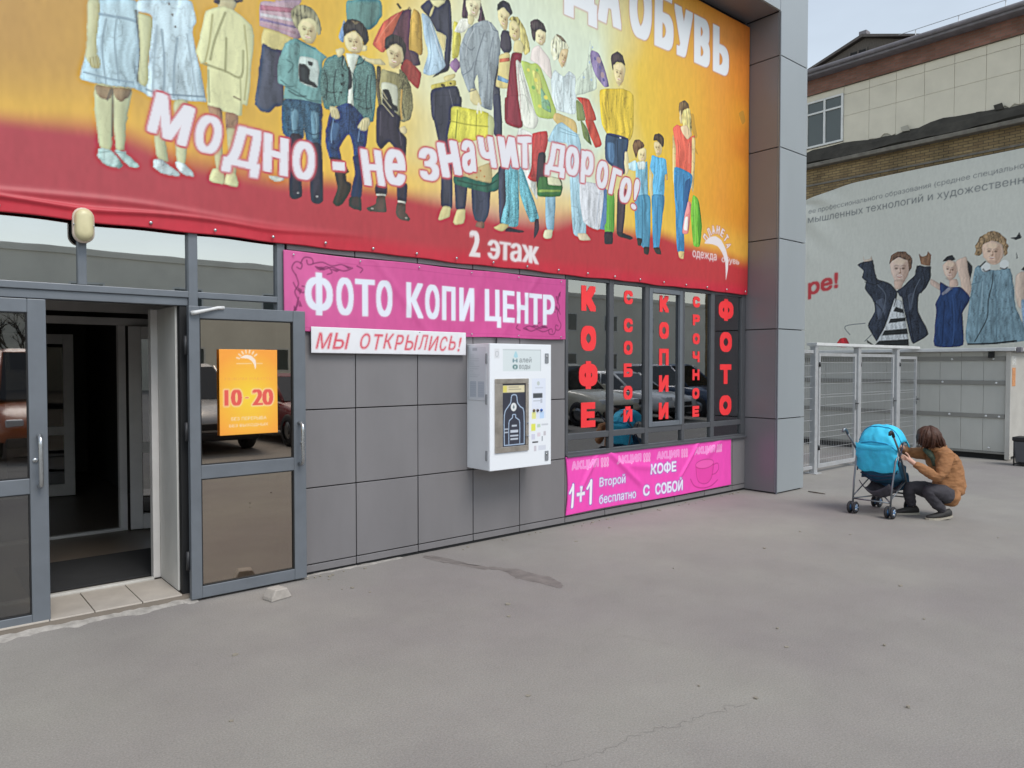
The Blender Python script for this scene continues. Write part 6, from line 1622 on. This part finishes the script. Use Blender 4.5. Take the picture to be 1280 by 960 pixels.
def shoe(a, b, lift):
    m = MB(); prof = []
    for t, hw, h in ((-.11, .022, .06), (-.09, .034, .085), (-.03, .040, .085), (.04, .044, .062), (.10, .042, .045), (.14, .030, .034), (.155, .012, .02)):
        z0 = max(0, lift*(-t-.0)) if t < 0 else 0
        ring = []
        for k in range(12):
            an = 2*math.pi*k/12; zz = .012+h*.5*(1+math.sin(an)); ring.append(tuple(w(a+t, b+hw*math.cos(an), z0+zz)))
        prof.append(ring)
    vs = [q for r_ in prof for q in r_]
    m.add(vs, [(i*12+j, i*12+(j+1) % 12, (i+1)*12+(j+1) % 12, (i+1)*12+j) for i in range(len(prof)-1) for j in range(12)]+[tuple(range(12)), tuple(reversed(range(72, 84)))], True)
    s_ = m.build('shoe', 'shoe_dark', per)
    m = MB(); vs = []; pr = ((-.115, .026), (-.06, .040), (.03, .046), (.10, .046), (.145, .034), (.165, .012))
    for t, hw in pr:
        z0 = max(0, lift*(-t)) if t < 0 else 0
        vs += [tuple(w(a+t, b-hw, z0)), tuple(w(a+t, b+hw, z0)), tuple(w(a+t, b+hw, z0+.020)), tuple(w(a+t, b-hw, z0+.020))]
    m.add(vs, [(4*i+k, 4*i+(k+1) % 4, 4*i+4+(k+1) % 4, 4*i+4+k) for i in range(len(pr)-1) for k in range(4)]+[(0, 1, 2, 3), tuple(reversed(range(20, 24)))])
    q = m.build('sole', 'sole_pale', per); q.parent = s_
shoe(-.085, .14, .25); shoe(.11, -.14, .0)
# long hair falling forward and over the collar
rs = np.random.RandomState(3)
hm = MB()
hc = w(-.030, 0, .882)
def hairpt(u, v):
    th, ph = math.pi*v, 2*math.pi*u
    d = FO*math.cos(ph)*math.sin(th)+LA*math.sin(ph)*math.sin(th)+Vector((0, 0, math.cos(th)))
    r = .104+.006*math.sin(ph*9)+.005*math.sin(ph*17+th*5)+.003*math.sin(ph*41)
    p = hc+Vector((d.x*r*1.12, d.y*r*1.12, d.z*r*.98))
    if v > .5:                                     # locks reach back over the shoulders and down at the cheek
        k = (v-.5)*2; p += (-FO*.10*k*(1-math.cos(ph))*.9)-Vector((0, 0, .03*k)); p += FO*.03*k*max(0, math.cos(ph))
    return tuple(p)
hm.grid(hairpt, 44, 22)
hm = hm.build('hair', 'hair_brown', per)
for k in range(84):
    an = rs.uniform(-1.9, 1.9); ln = rs.uniform(.75, 1.25); r1 = rs.uniform(1.0, 1.1)
    if k % 7 == 0: an = rs.uniform(2.0, 4.2)                    # locks falling forward past the cheek
    dx, dy = -math.cos(an), math.sin(an)                         # dx back positive along -forward
    p = [hc+w(-dx*-.02, dy*.02, .10), hc+w(dx*.075*r1, dy*.080*r1, .068), hc+w(dx*.108*r1, dy*.112*r1, .0), hc+w(dx*.115*r1-.02*(dx < 0), dy*.11*r1, -.06*ln), hc+w(dx*.125-.055*ln*(dx < 0)+.0*(dx > 0), dy*.09, -.115*ln)]
    l_ = MB().tube(catmull([tuple(q) for q in p], False, 3), [.006]*3+[.0075]*3+[.0065]*3+[.005]*3+[.0015], 5).build('lock', 'hair_brown', per); l_.parent = hm

# ---- stroller
pmat('canopy_blue', '3cc8f0', .7, 0, .10, 10, .7, 13)
pmat('canopy_seam', '1f8fbe', .75, 0, .1, 10)  # deeper blue of the seam and brim tubes
pmat('seat_teal', '235a78', .85, 0, .15, 12, .3, 60)
pmat('basket_grey', '4a4850', .9, 0, .25, 20, .4, 80)
pmat('frame_tube', '7c8288', .35, .7, .05, 20)
pmat('grip_dark', '2a2c30', .7); pmat('tyre', '2c2c30', .8); pmat('hub_blue', '4a7fb4', .5); pmat('strap_navy', '24304a', .8)
st = thing('stroller', 'light blue folding baby stroller with grey basket on the asphalt', 'stroller', (8.42, 3.535, 0), local=True)
cp = [(-.185, .50), (-.215, .58), (-.235, .68), (-.235, .765), (-.228, .80), (-.195, .885), (-.12, .955), (-.01, .985), (.10, .955), (.19, .88), (.225, .80)]
cpc = catmull(cp, False, 6, .4)
def canopy(u, v):
    i = v*(len(cpc)-1); k = min(int(i), len(cpc)-2); x, z = cpc[k]+(cpc[k+1]-cpc[k])*(i-k)
    y = 2*u-1; e = abs(y)**4; top = max(0, min(1, (z-.70)/.2))
    x2 = x+(.05-x)*.22*e*(1-.4*top); z2 = z-e*.17*top-.02*e*(1-top)+.006*math.sin(u*14)*(1-top)-(.03*(1-e) if z < .53 else 0)
    nz = noise.noise(Vector((x2*9+3, y*2.2, z2*9)))*.010+noise.noise(Vector((x2*22, y*6, z2*22+5)))*.006
    tw_ = .012*math.sin(math.pi*min(1, max(0, (z-.80)/.17)))*abs(math.sin(y*4.7)) if z > .8 else 0
    return (x2-nz*(1-.5*top), y*(.222+.004*math.sin(z*60)), z2+nz*top-tw_)
MB().grid(canopy, 48, 64).build('canopy', 'canopy_blue', st, fix=True)
cano = st.children[-1]
sol = cano.modifiers.new('thick', 'SOLIDIFY'); sol.thickness = .006
def along(v, off=.004): return [Vector(canopy(u, v))+Vector((-off if v < .6 else 0, 0, off if v >= .4 else 0)) for u in np.linspace(0, 1, 15)]
for v, nm in ((.40, 'seam'), (.62, 'seam'), (1.0, 'brim')):
    o = MB().tube(along(v), .006, 6).build(nm, 'canopy_seam', st); o.parent = cano
o = MB().grid(lambda u, v: (-.244-.012*math.sin(math.pi*u)*math.sin(math.pi*v)-.006*v, (u-.5)*.40*(1-.08*v), .79-.055*v-.02*math.sin(math.pi*u)), 14, 5).build('window_flap', 'canopy_blue', st); o.parent = cano
for y in (-.21, .21):
    MB().tube([(-.16, y, .47), (-.10, y*1.03, .62), (-.02, y*1.04, .80)], .007, 6).build('canopy_rib', 'strap_navy', st)
# seat hammock
sp_ = catmull([(-.13, .60), (-.14, .48), (-.11, .385), (-.01, .325), (.12, .33), (.22, .38), (.25, .34), (.26, .22)], False, 4)
def seat(u, v):
    i = v*(len(sp_)-1); k = min(int(i), len(sp_)-2); x, z = sp_[k]+(sp_[k+1]-sp_[k])*(i-k); y = 2*u-1
    return (x, y*.175, z+.05*abs(y)**2.5)
o = MB().grid(seat, 16, len(sp_)-1).build('seat', 'seat_teal', st); sol = o.modifiers.new('thick', 'SOLIDIFY'); sol.thickness = .02
for s in (-1, 1):
    o = MB().grid(lambda u, v: (-.13+.32*u, s*(.178+.006*math.sin(u*5)), .36+.24*v*(1-.35*u)+.03*(1-u)), 8, 5).build('side_wing', 'seat_teal', st); sol = o.modifiers.new('thick', 'SOLIDIFY'); sol.thickness = .012
MB().tube([(-.165, -.17, .45), (-.172, -.06, .425), (-.172, .06, .425), (-.165, .17, .45)], .009, 6).build('strap', 'strap_navy', st)
MB().tube([(-.15, -.16, .41), (-.145, 0, .375), (-.15, .16, .41)], .007, 6).build('strap', 'strap_navy', st)
# basket
o = MB().grid(lambda u, v: (-.22+.36*u, (v-.5)*.33, .185+.095*(abs(2*v-1)**2.2)+.08*(abs(2*u-1)**3)+.012*math.sin(u*9+v*7)), 12, 12).build('basket', 'basket_grey', st); sol = o.modifiers.new('thick', 'SOLIDIFY'); sol.thickness = .008
def wheel_pair(x, y):
    for dy in (-.030, .030):
        wv = MB(); wv.lathe([(.040, -.013), (.058, -.013), (.066, -.006), (.067, .0), (.066, .006), (.058, .013), (.040, .013), (.040, -.013)], (x, y+dy, .067), 'y', 20)
        wh = wv.build('wheel', 'tyre', st)
        hb = MB(); hb.lathe([(0, -.016), (.012, -.016), (.014, -.010), (.041, -.009), (.041, .009), (.014, .010), (.012, .016), (0, .016)], (x, y+dy, .067), 'y', 16)
        hb = hb.build('hub', 'hub_blue', st); hb.parent = wh
        for k in range(5):
            a = 2*math.pi*k/5; q = MB().tube([(x+.012*math.cos(a), y+dy*1.0-.0115*(1 if dy < 0 else -1), .067+.012*math.sin(a)), (x+.038*math.cos(a), y+dy-.0115*(1 if dy < 0 else -1), .067+.038*math.sin(a))], .005, 5).build('spoke', 'white_trim', st); q.parent = wh
    MB().tube([(x, y-.034, .067), (x, y+.034, .067)], .007, 8).build('axle', 'frame_tube', st)
    MB().box(x-.016, x+.016, y-.014, y+.014, .06, .125).build('wheel_fork', 'frame_tube', st, .004)
for x, y in ((-.28, .20), (-.28, -.20), (.28, .18), (.28, -.18)): wheel_pair(x, y)
for s in (-1, 1):
    MB().tube([(-.28, s*.20, .12), (-.25, s*.205, .35), (-.19, s*.21, .60), (-.16, s*.215, .66)], .0105, 8).build('rear_leg', 'frame_tube', st)
    MB().tube([(.28, s*.18, .12), (.15, s*.195, .33), (-.02, s*.215, .56), (-.20, s*.235, .76), (-.33, s*.245, .885)], .0105, 8).build('main_tube', 'frame_tube', st)
    MB().tube([(-.33, s*.245, .885), (-.36, s*.247, .925), (-.395, s*.247, .945), (-.425, s*.247, .935), (-.435, s*.247, .905)], [.016, .017, .017, .016, .013], 8).build('handle', 'grip_dark' if s < 0 else 'frame_tube', st)
    MB().tube([(-.28, s*.20, .17), (.0, 0, .20), (.27, -s*.175, .16)], .008, 6).build('cross_bar', 'frame_tube', st)
    MB().tube([(-.265, s*.20, .20), (.12, s*.195, .36)], .007, 6).build('side_strut', 'frame_tube', st)
MB().tube([(-.272, -.20, .165), (-.272, .20, .165)], .008, 8).build('rear_bar', 'frame_tube', st)
MB().tube([(.26, -.18, .20), (.26, .18, .20)], .010, 8).build('foot_rest', 'grip_dark', st)

# ================================================================== across the lot: parked cars, long pale building, bare trees
pmat('car_glass', '15181a', .04, 0, .05, 2, spec=.8); pmat('car_trim', '1b1c1e', .6); pmat('alloy', '9a9da0', .3, .8); pmat('lamp_glass', 'd8dce0', .1, 0, .05, 5, spec=.8); pmat('lamp_red', '8a1a1a', .25)
for nme, c in (('white', 'd8dadb'), ('silver', '9fa3a6'), ('red', '7c2024'), ('graphite', '3c4044'), ('orange', 'c0622c'), ('blue', '2c3f5c'), ('cream', 'cfcab8')):
    pmat('paint_'+nme, c, .28, .15 if nme in ('silver', 'graphite') else 0, .03, 3, coat=.6)
def section(x, hw, z0, z1, tumble, n=5):
    """half-round body cross-section at station x"""
    return [(x, -hw, z0), (x, -hw*1.0, z0+.18), (x, -hw*.99, (z0+z1)/2+.06), (x, -hw*(1-tumble*.5), z1-.05), (x, -hw*(1-tumble), z1), (x, hw*(1-tumble), z1), (x, hw*(1-tumble*.5), z1-.05), (x, hw*.99, (z0+z1)/2+.06), (x, hw, z0+.18), (x, hw, z0)]
def car(label, paint, x, y, kind='suv', rz=90):
    t = thing('parked_car' if kind != 'van' else 'parked_van', label, 'car' if kind != 'van' else 'van', (x, y, 0), 'vehicles parked across the lot', local=True, rz=R(rz))
    H = {'suv': 1.68, 'sedan': 1.45, 'van': 1.95}[kind]; L = {'suv': 4.4, 'sedan': 4.5, 'van': 4.6}[kind]; W = .90
    hz = {'suv': .98, 'sedan': .90, 'van': 1.05}[kind]
    f = L/2
    st_ = [(-f, .80, .42, .78, .12), (-f+.08, .87, .26, hz-.04, .10), (-f+.7, W, .22, hz+.04, .07), (0, W, .20, hz+.02, .06), (f-1.25, W, .22, hz, .08), (f-.45, .87, .24, hz-.12, .12), (f-.08, .80, .28, .68, .14), (f, .70, .40, .60, .16)]
    m = MB(); rings = [section(*s) for s in st_]; n = 10; vs = [q for r_ in rings for q in r_]
    m.add(vs, [(i*n+j, i*n+(j+1) % n, (i+1)*n+(j+1) % n, (i+1)*n+j) for i in range(len(rings)-1) for j in range(n)]+[tuple(range(n)), tuple(reversed(range(70, 80)))], True)
    bdy = m.build('body', 'paint_'+paint, t); sb = bdy.modifiers.new('sub', 'SUBSURF'); sb.levels = 1; sb.render_levels = 1
    # greenhouse: glass block with painted roof and pillars
    g0, g1, r0, r1 = {'suv': (-f+.12, f-1.35, -f+.35, f-2.15), 'sedan': (-f+.75, f-1.35, -f+1.35, f-2.2), 'van': (-f+.06, f-1.0, -f+.15, f-1.75)}[kind]
    gl = MB(); bw, tw = .80, .64
    def ringg(xa, xb, hw, z): return [(xa, -hw, z), (xa, hw, z), (xb, hw*.94, z), (xb, -hw*.94, z)]
    v8 = ringg(g0, g1, bw, hz-.01)+ringg(r0, r1, tw, H-.06)
    gl.add(v8, [(0, 1, 5, 4), (1, 2, 6, 5), (2, 3, 7, 6), (3, 0, 4, 7), (4, 5, 6, 7)]); gl.build('windows', 'car_glass', t, .03)
    rf_ = MB(); v8 = ringg(r0-.02, r1+.04, tw+.015, H-.075)+ringg(r0+.08, r1-.12, tw-.10, H)
    rf_.add(v8, [(0, 1, 5, 4), (1, 2, 6, 5), (2, 3, 7, 6), (3, 0, 4, 7), (4, 5, 6, 7), (3, 2, 1, 0)]); rf_.build('roof', 'paint_'+paint, t, .03)
    def lerp(a, b, k): return tuple(a[i]+(b[i]-a[i])*k for i in range(3))
    for s in (-1, 1):
        lo = [(g0, s*bw, hz-.02), ((g0+g1)/2, s*bw*.985, hz-.02), (g1, s*bw*.94, hz-.02)]; hi_ = [(r0, s*tw, H-.06), ((r0+r1)/2, s*tw*.985, H-.06), (r1, s*tw*.94, H-.06)]
        for a, b in zip(lo, hi_): MB().tube([a, lerp(a, b, .5), b], .035 if a != lo[1] else .028, 6).build('pillar', 'paint_'+paint, t)
        MB().box(f-.32, f-.04, s*.46, s*.72, .60, .73).build('headlight', 'lamp_glass', t, .03)
        MB().box(-f-.0, -f+.12, s*.60, s*.80, .62, .85).build('tail_light', 'lamp_red', t, .03)
        MB().box(g1-.25, g1-.08, s*.83, s*.98, hz+.0, hz+.12).build('mirror', 'paint_'+paint, t, .03)
        for xx in (-f+.85, f-.85):
            wv = MB().lathe([(.19, -.10), (.29, -.10), (.325, -.07), (.325, .07), (.29, .10), (.19, .10)], (xx, s*.80, .325), 'y', 20).build('wheel', 'tyre', t)
            q = MB().lathe([(0, .085*s), (.06, .09*s), (.19, .08*s), (.20, .05*s)], (xx, s*.80, .325), 'y', 14).build('rim', 'alloy', t); q.parent = wv
    MB().box(f-.06, f+.02, -.40, .40, .46, .58).build('grille', 'car_trim', t, .02)
    MB().box(f-.10, f+.03, -.72, .72, .26, .42).build('bumper', 'car_trim', t, .04)
    return t
car('orange van parked across the lot, mirrored in the closed door', 'orange', 2.15, -6.2, 'van')
car('silver crossover parked across the lot next to the van', 'silver', 4.55, -5.2, 'suv')
car('dark red saloon parked across the lot, mirrored in the open door', 'red', 6.95, -5.0, 'sedan')
car('white crossover parked across the lot, mirrored in the left window light', 'white', 9.7, -4.6, 'suv')
car('graphite saloon parked across the lot between two pale cars', 'graphite', 12.3, -4.7, 'sedan')
car('cream crossover parked across the lot, mirrored in the middle window light', 'cream', 14.9, -4.4, 'suv')
car('white saloon parked across the lot, mirrored in the right window lights', 'white', 17.6, -4.5, 'sedan')
car('blue crossover parked at the far end of the row across the lot', 'blue', 20.3, -4.4, 'suv')

pmat('pale_render', 'e2e0d4', .9, 0, .08, .6); pmat('far_glass', '4a5558', .1, 0, .1, 1, spec=.8); pmat('bark', '3a322b', .95, 0, .3, 14)
fb = thing('pale_building', 'long pale building across the lot, mirrored in the transom windows', 'building', (10, -34, 0))
box('wall', 'pale_render', fb, -60, 70, -46, -34, 0, 7.5)
box('parapet', 'pale_render', fb, -60.1, 70.1, -46.1, -33.9, 7.5, 7.85, .02)
box('roof_house', 'pale_render', fb, -6, 2, -42, -36, 7.85, 9.4)
for i in range(16):
    for z in (1.2, 4.6):
        o = box('window', 'pvc_white', fb, -24+i*5.2, -24+i*5.2+1.7, -34.02, -33.97, z, z+1.5)
        q = box('pane', 'far_glass', fb, -24+i*5.2+.1, -24+i*5.2+1.6, -33.969, -33.955, z+.1, z+1.4); q.parent = o
def bare_tree(x, y, h, label, seed):
    t = thing('bare_tree', label, 'tree', (x, y, 0), 'bare trees across the lot')
    rs_ = random.Random(seed); tr_ = MB(); tw_ = MB()
    def grow(p, d, L, r, lev, mb):
        q = p+d*L; mid = p+d*L*.5+Vector((rs_.uniform(-1, 1), rs_.uniform(-1, 1), 0))*L*.05
        mb.tube([p, mid, q], [r, r*.85, r*.68], 6 if lev < 2 else 4, False)
        if lev >= 5: return
        for k in range(3 if lev < 4 else 4):
            a = rs_.uniform(0, 6.28); sp = rs_.uniform(.35, .8)
            nd = (d+Vector((math.cos(a), math.sin(a), rs_.uniform(-.1, .5)))*sp).normalized()
            grow(p+d*L*rs_.uniform(.6, 1), nd, L*rs_.uniform(.55, .8), r*.6, lev+1, tw_)
    grow(Vector((x, y, 0)), Vector((0, 0, 1)), h*.32, h*.022, 0, tr_)
    tr_.build('trunk', 'bark', t, fix=False); tw_.build('crown', 'bark', t, fix=False)
bare_tree(-1.5, -17, 4.4, 'bare dark tree across the lot behind the orange van', 1)
bare_tree(3.6, -19, 4.8, 'bare dark tree across the lot, second from the van', 2)
bare_tree(27, -20, 9.5, 'bare dark tree across the lot at the far end', 3)

# ================================================================== litter
rs = np.random.RandomState(5)
lit = MB()
for x, y in [(3.963, 2.195), (1.171, 3.391), (5.513, 4.979), (3.057, 3.639), (3.702, 1.422), (2.392, 2.699), (6.814, 3.644), (4.848, 4.796), (2.57, 4.863), (5.083, 1.863), (3.207, 3.827)]+[(rs.uniform(.8, 9), rs.uniform(1.2, 5.2)) for _ in range(12)]+[(rs.uniform(2.4, 8.4), 5.30-abs(rs.normal(0, .06))) for _ in range(40)]:
    s = rs.uniform(.006, .02); a = rs.uniform(0, 3.14); n = 5
    pts = [(x+s*math.cos(a+6.28*k/n)*rs.uniform(.6, 1.3), y+s*math.sin(a+6.28*k/n)*rs.uniform(.5, 1.2)) for k in range(n)]
    lit.prism(pts, 'z', .001, .001+rs.uniform(.003, .010))
o = stuff(lit.build('grit_and_litter', 'litter', None)); o['label'] = 'scattered grit, butts and small litter on the asphalt'
tw = MB().tube([(9.05, 4.73, .008), (9.02, 4.62, .012), (9.035, 4.50, .008)], [.006, .008, .005], 6).build('stick', 'twig', None)
tag(tw, 'short dark stick lying on the asphalt by the portal column', 'stick')
for o in bpy.data.objects:
    if '_local' in o: del o['_local']
